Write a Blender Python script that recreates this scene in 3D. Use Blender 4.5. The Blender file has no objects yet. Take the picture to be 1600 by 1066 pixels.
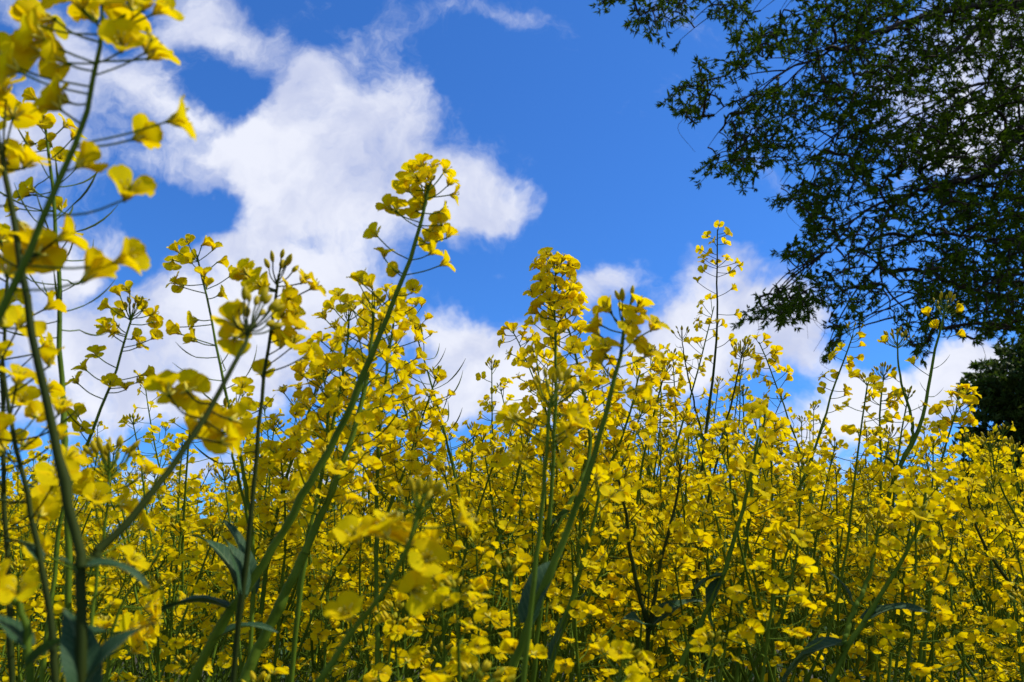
import bpy, math, random
import numpy as np
from mathutils import Vector, Matrix

random.seed(11)
RNG = np.random.default_rng(5)
SC = bpy.context.scene
COL = SC.collection
R = math.radians

# ------------------------------------------------------------------ camera
CAM_H, PITCH, FPX = 0.95, R(18.0), 1226.0
cam_d = bpy.data.cameras.new("camera")
cam = bpy.data.objects.new("camera", cam_d)
COL.objects.link(cam)
cam.location = (0, 0, CAM_H)
cam.rotation_euler = (R(90) + PITCH, 0, 0)
cam_d.sensor_width = 23.5
cam_d.lens = 23.5 * FPX / 1600.0
cam_d.clip_start = 0.02
cam_d.clip_end = 3000
cam_d.dof.use_dof = True
cam_d.dof.focus_distance = 1.35
cam_d.dof.aperture_fstop = 7.0
cam_d.dof.aperture_blades = 7
SC.camera = cam

def px(x, y, Y):
    """world point seen at pixel (x, y) of the 1600x1066 photograph, at ground distance Y"""
    c, s = math.cos(PITCH), math.sin(PITCH)
    a, b = (x - 800) / FPX, (533 - y) / FPX
    d = np.array([a, c - s * b, s + c * b])
    return np.array([0, 0, CAM_H]) + d * (Y / d[1])

# ------------------------------------------------------------------ world, sun, exposure
SKY_TINT = (0.41, 0.90, 1.55)
SUN_EL, SUN_AZ = R(54), R(86)      # azimuth measured from +Y (view direction) towards +X
world = bpy.data.worlds.new("World")
SC.world = world
world.use_nodes = True
nt = world.node_tree
nt.nodes.clear()
N, Lk = nt.nodes, nt.links

def nnode(t, **kw):
    n = N.new(t)
    for k, v in kw.items():
        setattr(n, k, v)
    return n

def wmath(op, a, b=None, c=None, clamp=False):
    n = nnode('ShaderNodeMath', operation=op, use_clamp=clamp)
    for i, v in enumerate((a, b, c)):
        if v is None:
            continue
        if isinstance(v, (int, float)):
            n.inputs[i].default_value = v
        else:
            Lk.new(v, n.inputs[i])
    return n.outputs[0]

sky = nnode('ShaderNodeTexSky', sky_type='NISHITA')
sky.sun_disc = False
sky.sun_elevation = SUN_EL
sky.sun_rotation = SUN_AZ
sky.air_density = 1.0
sky.dust_density = 0.2
sky.ozone_density = 4.0
hs = nnode('ShaderNodeVectorMath', operation='MULTIPLY')      # the deep blue of clear spring air
Lk.new(sky.outputs[0], hs.inputs[0])
hs.inputs[1].default_value = SKY_TINT

tc = nnode('ShaderNodeTexCoord')
# a fixed point of the sky, 14 degrees above the northern horizon, is the pole of the cloud chart
mp = nnode('ShaderNodeMapping')
mp.inputs['Rotation'].default_value = (-PITCH, 0, 0)
Lk.new(tc.outputs['Generated'], mp.inputs['Vector'])
sx = nnode('ShaderNodeSeparateXYZ')
Lk.new(mp.outputs[0], sx.inputs[0])
den = wmath('MAXIMUM', sx.outputs['Y'], 0.12)
u = wmath('DIVIDE', sx.outputs['X'], den)
v = wmath('DIVIDE', sx.outputs['Z'], den)
cb = nnode('ShaderNodeCombineXYZ')
Lk.new(u, cb.inputs[0]); Lk.new(v, cb.inputs[1])
uv = cb.outputs[0]

def noise(vec, scale, detail, rough, dist=0.0, lac=2.0, w=None):
    n = nnode('ShaderNodeTexNoise', noise_dimensions='3D')
    n.inputs['Scale'].default_value = scale
    n.inputs['Detail'].default_value = detail
    n.inputs['Roughness'].default_value = rough
    n.inputs['Distortion'].default_value = dist
    n.inputs['Lacunarity'].default_value = lac
    Lk.new(vec, n.inputs['Vector'])
    return n

wn = noise(uv, 5.0, 5, 0.6)
ws = nnode('ShaderNodeVectorMath', operation='SUBTRACT')
Lk.new(wn.outputs['Color'], ws.inputs[0]); ws.inputs[1].default_value = (.5, .5, .5)
wsc = nnode('ShaderNodeVectorMath', operation='SCALE')
Lk.new(ws.outputs[0], wsc.inputs[0]); wsc.inputs['Scale'].default_value = 0.16
wa = nnode('ShaderNodeVectorMath', operation='ADD')
Lk.new(uv, wa.inputs[0]); Lk.new(wsc.outputs[0], wa.inputs[1])
wuv = nnode('ShaderNodeVectorMath', operation='MULTIPLY')
Lk.new(wa.outputs[0], wuv.inputs[0]); wuv.inputs[1].default_value = (1, 1, 0)
wuv = wuv.outputs[0]
# cloud masses: chart centre x, y, radii, turn, weight (chart units of 1/1226)
CLOUDS = [
    (300, 40, 150, 75, -35, .62), (430, 110, 130, 85, -35, .95), (520, 190, 170, 95, -20, 1.0),
    (640, 160, 100, 70, 20, .45), (560, 70, 110, 40, 10, .35), (700, 25, 180, 28, 0, .28), (800, 40, 110, 24, -6, .22),
    (560, 300, 230, 120, 0, 1.1), (420, 270, 170, 90, -30, .75), (700, 325, 150, 62, -8, .95), (790, 330, 75, 42, 0, .6),
    (240, 160, 170, 75, -28, .70), (120, 60, 190, 80, -20, .62), (250, 260, 110, 60, -30, .45), (690, 260, 60, 30, 0, .15),
    (330, 395, 130, 66, 15, .85), (450, 400, 160, 80, -10, .75), (540, 455, 170, 75, -18, 1.0), (430, 480, 200, 70, 0, .8),
    (150, 520, 280, 120, 0, 1.25), (60, 380, 170, 75, 0, .8), (330, 585, 230, 90, -8, 1.1), (500, 560, 120, 60, 0, .6),
    (100, 640, 260, 60, 0, .8), (350, 745, 260, 50, 0, .8), (60, 230, 120, 110, 0, .8), (140, 400, 90, 40, 0, .6),
    (765, 565, 130, 92, 0, 1.7), (720, 530, 70, 50, 0, .6), (815, 530, 60, 45, 0, .6), (680, 620, 150, 70, 0, .8), (860, 620, 160, 70, 0, .8), (840, 540, 60, 50, 0, .6),
    (925, 430, 62, 42, 35, .72), (900, 480, 60, 60, 0, .6), (765, 425, 30, 14, 0, .38),
    (1165, 500, 165, 105, -12, 1.6), (1130, 440, 60, 50, 0, .6), (1085, 395, 34, 30, 0, .45), (1230, 520, 130, 60, -20, .7), (1040, 560, 120, 90, 0, .9),
    (1150, 580, 150, 50, 0, .55), (1380, 645, 125, 66, -10, 1.4), (1450, 610, 130, 60, 0, 1.0), (1540, 560, 130, 56, 0, 1.5),
    (1300, 690, 180, 55, 0, .8), (1020, 660, 220, 40, 0, .6), (600, 730, 300, 40, 0, .6), (1200, 760, 500, 40, 0, .6),
    (1540, 110, 190, 150, 15, 1.2), (1500, 260, 150, 70, 0, .8), (1820, 200, 300, 200, 0, 1.0), (-180, 300, 240, 260, 0, 1.0),
    (600, 190, 150, 110, 20, .30), (150, 170, 240, 170, -20, .34), (300, 50, 160, 90, -30, .28), (400, 250, 110, 80, 0, .2), (740, 270, 110, 50, 0, .18), (980, 420, 90, 60, 0, .2),
    # gaps of blue
    (385, 138, 84, 54, 35, -1.35), (335, 90, 60, 34, 0, -.6), (285, 338, 125, 52, -12, -.85), (480, 365, 70, 34, 0, -.55), (235, 395, 100, 38, 20, -.9),
    (350, 210, 60, 22, 30, -.45), (640, 470, 70, 30, 0, -.3), (690, 120, 40, 50, 20, -.3),
    (260, 690, 90, 35, 0, -.7), (480, 640, 70, 60, 0, -.55), (1230, 600, 60, 30, 0, -.5), (1340, 540, 90, 45, 0, -.7), (10, 50, 45, 50, 0, -.3),
    (205, 40, 60, 90, -30, -.7), (250, 230, 60, 60, 0, -.35),
]
acc = None
for (cx, cy, rx, ry, rot, w) in CLOUDS:
    m = nnode('ShaderNodeMapping', vector_type='TEXTURE')
    m.inputs['Location'].default_value = ((cx - 800) / FPX, (533 - cy) / FPX, 0)
    m.inputs['Rotation'].default_value = (0, 0, R(rot))
    m.inputs['Scale'].default_value = (rx / FPX * 1.25, ry / FPX * 1.25, 1)
    Lk.new(wuv, m.inputs['Vector'])
    ln = nnode('ShaderNodeVectorMath', operation='LENGTH')
    Lk.new(m.outputs[0], ln.inputs[0])
    mr = nnode('ShaderNodeMapRange', interpolation_type='SMOOTHSTEP')
    mr.inputs['From Min'].default_value = 0.0
    mr.inputs['From Max'].default_value = 1.0
    mr.inputs['To Min'].default_value = w
    mr.inputs['To Max'].default_value = 0.0
    Lk.new(ln.outputs['Value'], mr.inputs['Value'])
    acc = mr.outputs[0] if acc is None else wmath('ADD', acc, mr.outputs[0])
acc = wmath('MINIMUM', acc, 1.10)
fb = noise(wuv, 7.0, 9, 0.66, 0.25, 2.1)
fb2 = noise(wuv, 26.0, 5, 0.6, 0.3)
# clouds away from the charted part of the sky
gen = noise(tc.outputs['Generated'], 2.2, 7, 0.6)
behind = nnode('ShaderNodeMapRange')
behind.inputs['From Min'].default_value = 0.55; behind.inputs['From Max'].default_value = 0.35
Lk.new(sx.outputs['Y'], behind.inputs['Value'])
gd = wmath('MULTIPLY', wmath('MULTIPLY', gen.outputs['Fac'], 1.1), behind.outputs[0])
dens = wmath('ADD', acc, gd)
d1 = wmath('MULTIPLY_ADD', wmath('SUBTRACT', fb.outputs['Fac'], .5), 2.15, dens)
d2 = wmath('MULTIPLY_ADD', wmath('SUBTRACT', fb2.outputs['Fac'], .5), 0.42, d1)
cov = nnode('ShaderNodeMapRange', interpolation_type='SMOOTHSTEP')
cov.inputs['From Min'].default_value = 0.14; cov.inputs['From Max'].default_value = 1.10
Lk.new(d2, cov.inputs['Value'])
# thickness of the cloud: thin veils are lit evenly, thick parts turn lavender grey underneath
th = noise(wuv, 6.5, 6, 0.55, 0.2)
thr = nnode('ShaderNodeMapRange', interpolation_type='SMOOTHSTEP')
thr.inputs['From Min'].default_value = 0.38; thr.inputs['From Max'].default_value = 0.62
Lk.new(th.outputs['Fac'], thr.inputs['Value'])
cm = nnode('ShaderNodeMix', data_type='RGBA')
cm.inputs['A'].default_value = (4.7, 5.15, 6.9, 1)
cm.inputs['B'].default_value = (7.3, 7.5, 8.3, 1)
low = wmath('MULTIPLY', v, -2.4, clamp=True)
Lk.new(wmath('ADD', wmath('MULTIPLY', thr.outputs[0], .85), wmath('MULTIPLY', low, .6), clamp=True), cm.inputs['Factor'])
sm = nnode('ShaderNodeMix', data_type='RGBA')
Lk.new(cov.outputs[0], sm.inputs['Factor'])
Lk.new(hs.outputs[0], sm.inputs['A'])
Lk.new(cm.outputs['Result'], sm.inputs['B'])
bg = nnode('ShaderNodeBackground')
bg.inputs['Strength'].default_value = 0.104
Lk.new(sm.outputs['Result'], bg.inputs['Color'])
wo = nnode('ShaderNodeOutputWorld')
Lk.new(bg.outputs[0], wo.inputs['Surface'])
world.cycles.sampling_method = 'MANUAL'
world.cycles.sample_map_resolution = 512

sun_d = bpy.data.lights.new("sun", 'SUN')
sun_d.energy = 4.4
sun_d.angle = R(0.6)
sun_d.color = (1.0, 0.95, 0.86)
sun = bpy.data.objects.new("sun", sun_d)
COL.objects.link(sun)
sd = Vector((math.sin(SUN_AZ) * math.cos(SUN_EL), math.cos(SUN_AZ) * math.cos(SUN_EL), math.sin(SUN_EL)))
sun.rotation_euler = sd.to_track_quat('Z', 'Y').to_euler()
sun.location = (3, -3, 8)

SC.view_settings.view_transform = 'Standard'
SC.view_settings.look = 'None'
SC.view_settings.exposure = 0.25
SC.view_settings.gamma = 1.0
SC.cycles.use_denoising = True
SC.cycles.max_bounces = 8
SC.cycles.diffuse_bounces = 6
SC.cycles.transmission_bounces = 4
SC.cycles.transparent_max_bounces = 4

# ------------------------------------------------------------------ materials
def new_mat(name):
    m = bpy.data.materials.new(name)
    m.use_nodes = True
    m.node_tree.nodes.clear()
    return m, m.node_tree.nodes, m.node_tree.links

def leafy(name, c1, c2, trans=0.35, tcol=None, rough=0.5, spec=0.3, nscale=40.0, c3=None, per_obj=0.25, veins=0.0):
    """thin plant tissue: glossy-diffuse front with light passing through"""
    m, n, l = new_mat(name)
    out = n.new('ShaderNodeOutputMaterial')
    tcn = n.new('ShaderNodeTexCoord')
    geo = n.new('ShaderNodeNewGeometry')
    nz = n.new('ShaderNodeTexNoise')
    nz.inputs['Scale'].default_value = nscale
    nz.inputs['Detail'].default_value = 3
    l.new(tcn.outputs['Object'], nz.inputs['Vector'])
    rmp = n.new('ShaderNodeMapRange')
    rmp.inputs['From Min'].default_value = .36; rmp.inputs['From Max'].default_value = .64
    l.new(nz.outputs['Fac'], rmp.inputs['Value'])
    mx = n.new('ShaderNodeMix'); mx.data_type = 'RGBA'
    mx.inputs['A'].default_value = (*c1, 1); mx.inputs['B'].default_value = (*c2, 1)
    l.new(rmp.outputs[0], mx.inputs['Factor'])
    # every leaf or petal island its own tint
    mx2 = n.new('ShaderNodeMix'); mx2.data_type = 'RGBA'
    mx2.inputs['B'].default_value = (*(c3 or c2), 1)
    mm = n.new('ShaderNodeMath'); mm.operation = 'MULTIPLY'; mm.inputs[1].default_value = per_obj * 2
    l.new(geo.outputs['Random Per Island'], mm.inputs[0])
    l.new(mx.outputs['Result'], mx2.inputs['A']); l.new(mm.outputs[0], mx2.inputs['Factor'])
    base = mx2.outputs['Result']
    if veins:
        sp = n.new('ShaderNodeSeparateXYZ'); l.new(tcn.outputs['Object'], sp.inputs[0])
        def mth(op, a, b=0.0):
            q = n.new('ShaderNodeMath'); q.operation = op
            for i_, v_ in enumerate((a, b)):
                if isinstance(v_, (int, float)): q.inputs[i_].default_value = v_
                else: l.new(v_, q.inputs[i_])
            return q.outputs[0]
        vm = n.new('ShaderNodeMix'); vm.data_type = 'RGBA'
        if veins > 0:       # petals: fine streaks running out from the flower's centre
            ang = mth('ARCTAN2', sp.outputs['Y'], sp.outputs['X'])
            rad = n.new('ShaderNodeVectorMath'); rad.operation = 'LENGTH'; l.new(tcn.outputs['Object'], rad.inputs[0])
            cbn = n.new('ShaderNodeCombineXYZ'); l.new(mth('MULTIPLY', ang, 14.0), cbn.inputs[0]); l.new(mth('MULTIPLY', rad.outputs['Value'], 90.0), cbn.inputs[1])
            vz = n.new('ShaderNodeTexNoise'); vz.inputs['Scale'].default_value = 1.0; vz.inputs['Detail'].default_value = 3
            l.new(cbn.outputs[0], vz.inputs['Vector'])
            fac = mth('MULTIPLY', vz.outputs['Fac'], veins * 2)
            vm.inputs['B'].default_value = (c1[0] * .70, c1[1] * .58, c1[2], 1)
        else:               # leaves: side veins slanting forward from the midrib
            t_ = mth('SUBTRACT', sp.outputs['Y'], mth('MULTIPLY', mth('ABSOLUTE', sp.outputs['X']), 1.3))
            tri = mth('PINGPONG', mth('MULTIPLY', t_, 11.0), .5)
            fac = mth('MULTIPLY', mth('LESS_THAN', tri, .07), -veins)
            vm.inputs['B'].default_value = (.10, .16, .07, 1)
        l.new(fac, vm.inputs['Factor']); l.new(base, vm.inputs['A'])
        base = vm.outputs['Result']
    pb = n.new('ShaderNodeBsdfPrincipled')
    pb.inputs['Roughness'].default_value = rough
    pb.inputs['Specular IOR Level'].default_value = spec
    l.new(base, pb.inputs['Base Color'])
    bz = n.new('ShaderNodeTexNoise'); bz.inputs['Scale'].default_value = nscale * 6
    l.new(tcn.outputs['Object'], bz.inputs['Vector'])
    bp = n.new('ShaderNodeBump'); bp.inputs['Strength'].default_value = .25; bp.inputs['Distance'].default_value = .001
    l.new(bz.outputs['Fac'], bp.inputs['Height']); l.new(bp.outputs[0], pb.inputs['Normal'])
    tb = n.new('ShaderNodeBsdfTranslucent')
    if tcol:
        hm = n.new('ShaderNodeMix'); hm.data_type = 'RGBA'; hm.blend_type = 'MULTIPLY'
        hm.inputs['Factor'].default_value = 1
        l.new(base, hm.inputs['A']); hm.inputs['B'].default_value = (*tcol, 1)
        l.new(hm.outputs['Result'], tb.inputs['Color'])
    else:
        l.new(base, tb.inputs['Color'])
    ms = n.new('ShaderNodeMixShader'); ms.inputs['Fac'].default_value = trans
    l.new(pb.outputs[0], ms.inputs[1]); l.new(tb.outputs[0], ms.inputs[2])
    l.new(ms.outputs[0], out.inputs['Surface'])
    return m

def solid(name, c1, c2, rough=0.6, spec=0.3, nscale=30.0, bump=0.3, bdist=0.002, stretch=(1, 1, 1)):
    m, n, l = new_mat(name)
    out = n.new('ShaderNodeOutputMaterial')
    tcn = n.new('ShaderNodeTexCoord')
    mpn = n.new('ShaderNodeMapping'); mpn.inputs['Scale'].default_value = stretch
    l.new(tcn.outputs['Object'], mpn.inputs['Vector'])
    nz = n.new('ShaderNodeTexNoise'); nz.inputs['Scale'].default_value = nscale; nz.inputs['Detail'].default_value = 5
    l.new(mpn.outputs[0], nz.inputs['Vector'])
    rmp = n.new('ShaderNodeMapRange')
    rmp.inputs['From Min'].default_value = .35; rmp.inputs['From Max'].default_value = .65
    l.new(nz.outputs['Fac'], rmp.inputs['Value'])
    mx = n.new('ShaderNodeMix'); mx.data_type = 'RGBA'
    mx.inputs['A'].default_value = (*c1, 1); mx.inputs['B'].default_value = (*c2, 1)
    l.new(rmp.outputs[0], mx.inputs['Factor'])
    pb = n.new('ShaderNodeBsdfPrincipled')
    pb.inputs['Roughness'].default_value = rough
    pb.inputs['Specular IOR Level'].default_value = spec
    l.new(mx.outputs['Result'], pb.inputs['Base Color'])
    bp = n.new('ShaderNodeBump'); bp.inputs['Strength'].default_value = bump; bp.inputs['Distance'].default_value = bdist
    l.new(nz.outputs['Fac'], bp.inputs['Height']); l.new(bp.outputs[0], pb.inputs['Normal'])
    l.new(pb.outputs[0], out.inputs['Surface'])
    return m

M_PETAL = leafy("yellow_petal", (.88, .73, .002), (.93, .80, .003), trans=.56, tcol=(1, .97, .4), rough=.7, spec=.03, veins=.2,
                nscale=220, c3=(.90, .64, .002), per_obj=.45)
M_STAMEN = solid("stamen_yellow", (.62, .50, .03), (.50, .44, .05), rough=.7, nscale=400)
M_BUD = leafy("bud_skin", (.15, .19, .006), (.36, .33, .008), trans=.15, nscale=160, c3=(.64, .42, .004), per_obj=.4, spec=.08)
M_STEM = solid("stem_skin", (.055, .098, .005), (.100, .158, .011), rough=.65, spec=.07, nscale=60, bump=.15, bdist=.0005, stretch=(1, 1, .12))
M_STEM_SHADED = solid("shaded_stem_skin", (.020, .032, .004), (.036, .050, .006), rough=.65, spec=.07, nscale=60, bump=.15, bdist=.0005, stretch=(1, 1, .12))  # stem skin again, with shade painted into its colour
M_RIB = solid("leaf_rib", (.12, .17, .07), (.15, .20, .09), spec=.1)
M_POD = solid("pod_skin", (.055, .080, .006), (.080, .110, .008), spec=.08, rough=.55, nscale=90)
M_LEAF = leafy("rape_leaf", (.020, .055, .016), (.032, .080, .026), trans=.22, tcol=(1, 1.1, .4), rough=.55, spec=.12, nscale=22, veins=-.5,
               c3=(.04, .09, .05), per_obj=.2)
M_TLEAF = leafy("willow_leaf", (.050, .090, .003), (.072, .120, .005), trans=.45, tcol=(.9, 1.0, .35), rough=.7, spec=.02, nscale=3,
                c3=(.085, .13, .010), per_obj=.35)
M_TLEAF2 = leafy("dense_leaf", (.035, .080, .006), (.055, .110, .008), trans=.4, rough=.55, spec=.2, nscale=2,
                 c3=(.07, .09, .01), per_obj=.4)
M_BARK = solid("bark", (.030, .024, .018), (.065, .052, .040), rough=.9, spec=.15, nscale=14, bump=.8, bdist=.02, stretch=(1, 1, .25))
M_TWIG = solid("twig_bark", (.026, .019, .013), (.045, .032, .022), rough=.9, spec=.15, nscale=20)

# ------------------------------------------------------------------ mesh building
class Geo:
    def __init__(s):
        s.V, s.F, s.n = [], [], 0
    def add(s, V, F, mat=0):
        V = np.asarray(V, float).reshape(-1, 3)
        for f in (F if isinstance(F, (list, tuple)) else [F]):
            if len(f):
                s.F.append((np.asarray(f, np.int64) + s.n, mat))
        s.V.append(V); s.n += len(V)
    def merge(s, g, mtx=None, mats=None):
        """add another Geo transformed by 4x4"""
        V, F = g.arr()
        if mtx is not None:
            V = V @ mtx[:3, :3].T + mtx[:3, 3]
        for f, m in F:
            s.F.append((f + s.n, m if mats is None else mats[m]))
        s.V.append(V); s.n += len(V)
    def arr(s):
        if len(s.V) > 1:
            s.V = [np.concatenate(s.V)]
            by = {}
            for f, m in s.F:
                by.setdefault((f.shape[1], m), []).append(f)
            s.F = [(np.concatenate(v), k[1]) for k, v in by.items()]
        return s.V[0], s.F
    def mesh(s, name, mats, smooth=True):
        V, F = s.arr()
        me = bpy.data.meshes.new(name)
        me.vertices.add(len(V))
        me.vertices.foreach_set('co', V.astype(np.float32).ravel())
        nl = sum(f.size for f, _ in F); nf = sum(len(f) for f, _ in F)
        me.loops.add(nl); me.polygons.add(nf)
        me.loops.foreach_set('vertex_index', np.concatenate([f.ravel() for f, _ in F]).astype(np.int32))
        tot = np.concatenate([np.full(len(f), f.shape[1]) for f, _ in F])
        st = np.concatenate([[0], np.cumsum(tot)[:-1]])
        me.polygons.foreach_set('loop_start', st.astype(np.int32))
        me.polygons.foreach_set('material_index', np.concatenate([np.full(len(f), m) for f, m in F]).astype(np.int32))
        me.polygons.foreach_set('use_smooth', np.full(nf, smooth))
        for m in mats:
            me.materials.append(m)
        me.update(calc_edges=True)
        return me

def tube(path, rad, sides=6, cap=False):
    P = np.asarray(path, float)
    n = len(P)
    rad = np.broadcast_to(np.asarray(rad, float), (n,))
    T = np.gradient(P, axis=0) if n > 2 else np.repeat([P[-1] - P[0]], n, 0)
    T /= np.linalg.norm(T, axis=1, keepdims=True) + 1e-12
    ref = np.array([0, 0, 1.]) if abs(T[0][2]) < .9 else np.array([1., 0, 0])
    A = np.cross(T, ref); A /= np.linalg.norm(A, axis=1, keepdims=True) + 1e-12
    for i in range(1, n):                       # keep the frame from twisting
        a = A[i - 1] - T[i] * np.dot(A[i - 1], T[i])
        A[i] = a / (np.linalg.norm(a) + 1e-12)
    B = np.cross(T, A)
    ang = np.arange(sides) * 2 * np.pi / sides
    V = P[:, None] + rad[:, None, None] * (np.cos(ang)[None, :, None] * A[:, None] + np.sin(ang)[None, :, None] * B[:, None])
    V = V.reshape(-1, 3)
    i = np.arange(n - 1)[:, None] * sides; j = np.arange(sides)[None]; k = (j + 1) % sides
    F = np.stack([i + j, i + k, i + k + sides, i + j + sides], -1).reshape(-1, 4)
    return V, F

def smooth_path(pts, m=5):
    """Catmull-Rom through pts"""
    P = np.asarray(pts, float)
    if len(P) < 3:
        t = np.linspace(0, 1, m + 1)[:, None]
        return P[0] * (1 - t) + P[-1] * t
    Q = np.vstack([2 * P[0] - P[1], P, 2 * P[-1] - P[-2]])
    out = []
    for i in range(1, len(Q) - 2):
        t = np.linspace(0, 1, m, endpoint=False)[:, None]
        p0, p1, p2, p3 = Q[i - 1], Q[i], Q[i + 1], Q[i + 2]
        out.append(.5 * ((2 * p1) + (-p0 + p2) * t + (2 * p0 - 5 * p1 + 4 * p2 - p3) * t ** 2 + (-p0 + 3 * p1 - 3 * p2 + p3) * t ** 3))
    out.append(P[-1:])
    return np.vstack(out)

def unit(v):
    v = np.asarray(v, float)
    return v / (np.linalg.norm(v) + 1e-12)

def frame(d, spin=0.0, s=1.0, loc=(0, 0, 0)):
    """4x4 taking +Z to d"""
    z = unit(d)
    a = np.array([0, 0, 1.]) if abs(z[2]) < .95 else np.array([1., 0, 0])
    x = unit(np.cross(a, z)); y = np.cross(z, x)
    c, sn = math.cos(spin), math.sin(spin)
    m = np.eye(4)
    m[:3, 0] = (x * c + y * sn) * s; m[:3, 1] = (-x * sn + y * c) * s; m[:3, 2] = z * s
    m[:3, 3] = loc
    return m

def frame_up(z, upv, s, loc):
    z = unit(z); x = unit(np.asarray(upv) - z * np.dot(z, upv)); y = np.cross(z, x)
    m = np.eye(4); m[:3, 0] = x * s; m[:3, 1] = y * s; m[:3, 2] = z * s; m[:3, 3] = loc
    return m

def petal(rng, nt_, nw, opening, L=.0136, W=.0118):
    """one petal: narrow claw rising from the base, broad rounded limb bending outwards"""
    t = np.linspace(0, 1, nt_)
    w = np.where(t < .30, .11 + .25 * (t / .30) ** 2, 0)
    tt = np.clip((t - .30) / .70, 0, 1)
    w = np.where(t >= .30, .36 + .64 * np.sin(np.clip(tt * 1.35, 0, 1) * np.pi / 2), w)
    w = np.where(tt > .62, w * np.sqrt(np.clip(1 - ((tt - .62) / .40) ** 2, .02, 1)), w) * W / 2 * rng.uniform(.9, 1.1)
    ang = np.where(t < .30, .16 + .15 * opening, 0) + np.where(t >= .30, (.16 + 1.40 * opening * np.clip((t - .30) / .30, 0, 1) ** .8) , 0)
    ang = ang + np.where(t > .75, (t - .75) * rng.uniform(-1.2, 1.8), 0)
    ds = L / (nt_ - 1)
    r = .0008 + np.concatenate([[0], np.cumsum(np.sin(ang[1:]) * ds)])
    z = np.concatenate([[0], np.cumsum(np.cos(ang[1:]) * ds)])
    s = np.linspace(-1, 1, nw)
    X = r[:, None] - (np.abs(s)[None] ** 2) * w[:, None] * .0
    X = np.repeat(r[:, None], nw, 1); Y = w[:, None] * s[None]
    Z = np.repeat(z[:, None], nw, 1)
    cup = rng.uniform(-.25, .42) * (1 - .3 * opening)
    nx, nz = -np.cos(ang), np.sin(ang)
    off = cup * (s[None] ** 2) * w[:, None] + .0007 * np.sin(t[:, None] * 7 + s[None] * 2.6 + rng.uniform(0, 6)) * tt[:, None] * rng.uniform(.2, 1.4)
    off = off + rng.uniform(-.25, .25) * Y * tt[:, None]
    X = X + nx[:, None] * off; Z = Z + nz[:, None] * off
    # shallow notch at the tip
    X[-1, nw // 2] -= .0004 * math.sin(ang[-1]); Z[-1, nw // 2] -= .0004 * math.cos(ang[-1])
    V = np.stack([X, Y, Z], -1).reshape(-1, 3)
    i = np.arange(nt_ - 1)[:, None] * nw; j = np.arange(nw - 1)[None]
    F = np.stack([i + j, i + j + 1, i + j + nw + 1, i + j + nw], -1).reshape(-1, 4)
    return V, F

def rotz(a):
    c, s = math.cos(a), math.sin(a)
    return np.array([[c, -s, 0], [s, c, 0], [0, 0, 1.]])

def flower_geo(seed, lod, opening):
    """+Z is the flower's axis; materials 0 petal, 1 stamen/sepal"""
    rng = np.random.default_rng(seed)
    g = Geo()
    nt_, nw = {0: (9, 6), 1: (6, 4), 2: (4, 3)}[lod]
    base = rng.uniform(0, 1)
    for k in range(4):
        V, F = petal(rng, nt_, nw, opening * rng.uniform(.78, 1.12))
        a = base + (k // 2) * np.pi + (-.62 if k % 2 else .62) + rng.uniform(-.12, .12)   # petals pair up slightly
        if lod == 0 and opening < .35:
            V = V * (1, 1, 1)
        g.add(V @ rotz(a).T, F, 0)
    if lod < 2:
        for k in range(6 if lod == 0 else 4):
            a = base + k * np.pi / 3 + rng.uniform(-.2, .2)
            sp = rng.uniform(.12, .34)
            top = np.array([math.cos(a) * .0065 * sp * 1.6, math.sin(a) * .0065 * sp * 1.6, .0072 + rng.uniform(-.001, .001)])
            if opening < .4: top = top * (.5, .5, .9)
            mid = top * (.6, .6, .5)
            V, F = tube([(0, 0, .001), mid, top], [.00022, .0002, .00018], 3); g.add(V, F, 1)
            an = unit([math.cos(a), math.sin(a), 1.2])
            V, F = tube([top - an * .0002, top + an * .0008, top + an * .0016], [.0003, .0005, .0002], 4); g.add(V, F, 1)
        V, F = tube([(0, 0, 0), (0, 0, .004), (0, 0, .0075)], [.0006, .0006, .0004], 5); g.add(V, F, 2)
        for k in range(4):
            a = base + k * np.pi / 2 + .78
            sp = .25 + .55 * opening
            p = [np.array([math.cos(a) * q * sp, math.sin(a) * q * sp, (q * math.cos(sp * .9))]) for q in (.0004, .003, .0058)]
            V, F = tube(p, [.0005, .0009, .0002], 4); g.add(V, F, 1)
    V, F = tube([(0, 0, -.0012), (0, 0, .0004), (0, 0, .0014)], [.0005, .0011, .0007], 5); g.add(V, F, 2)
    return g

def bud_geo(seed, sides=6):
    rng = np.random.default_rng(seed)
    g = Geo()
    L = rng.uniform(.006, .0088); r = L * rng.uniform(.20, .26)
    z = np.array([-.0005, 0, .25, .55, .85, 1.02]) * L
    z[0] = -.0005
    V, F = tube([(0, 0, q) for q in z], [.0004, r * .55, r * .95, r, r * .62, r * .12], sides)
    g.add(V, F, 0)
    return g

def pod_geo(seed, sides=5):
    """young pod: slender, slightly curved, beaked; +Z from its pedicel"""
    rng = np.random.default_rng(seed)
    g = Geo()
    L = rng.uniform(.026, .046)
    t = np.linspace(0, 1, 6)
    b = rng.uniform(.15, .5)
    P = np.stack([b * L * t ** 2, 0 * t, L * t], -1)
    V, F = tube(P, np.array([.0005, .0008, .0009, .0008, .0005, .0002]), sides)
    g.add(V, F, 0)
    return g

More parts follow.
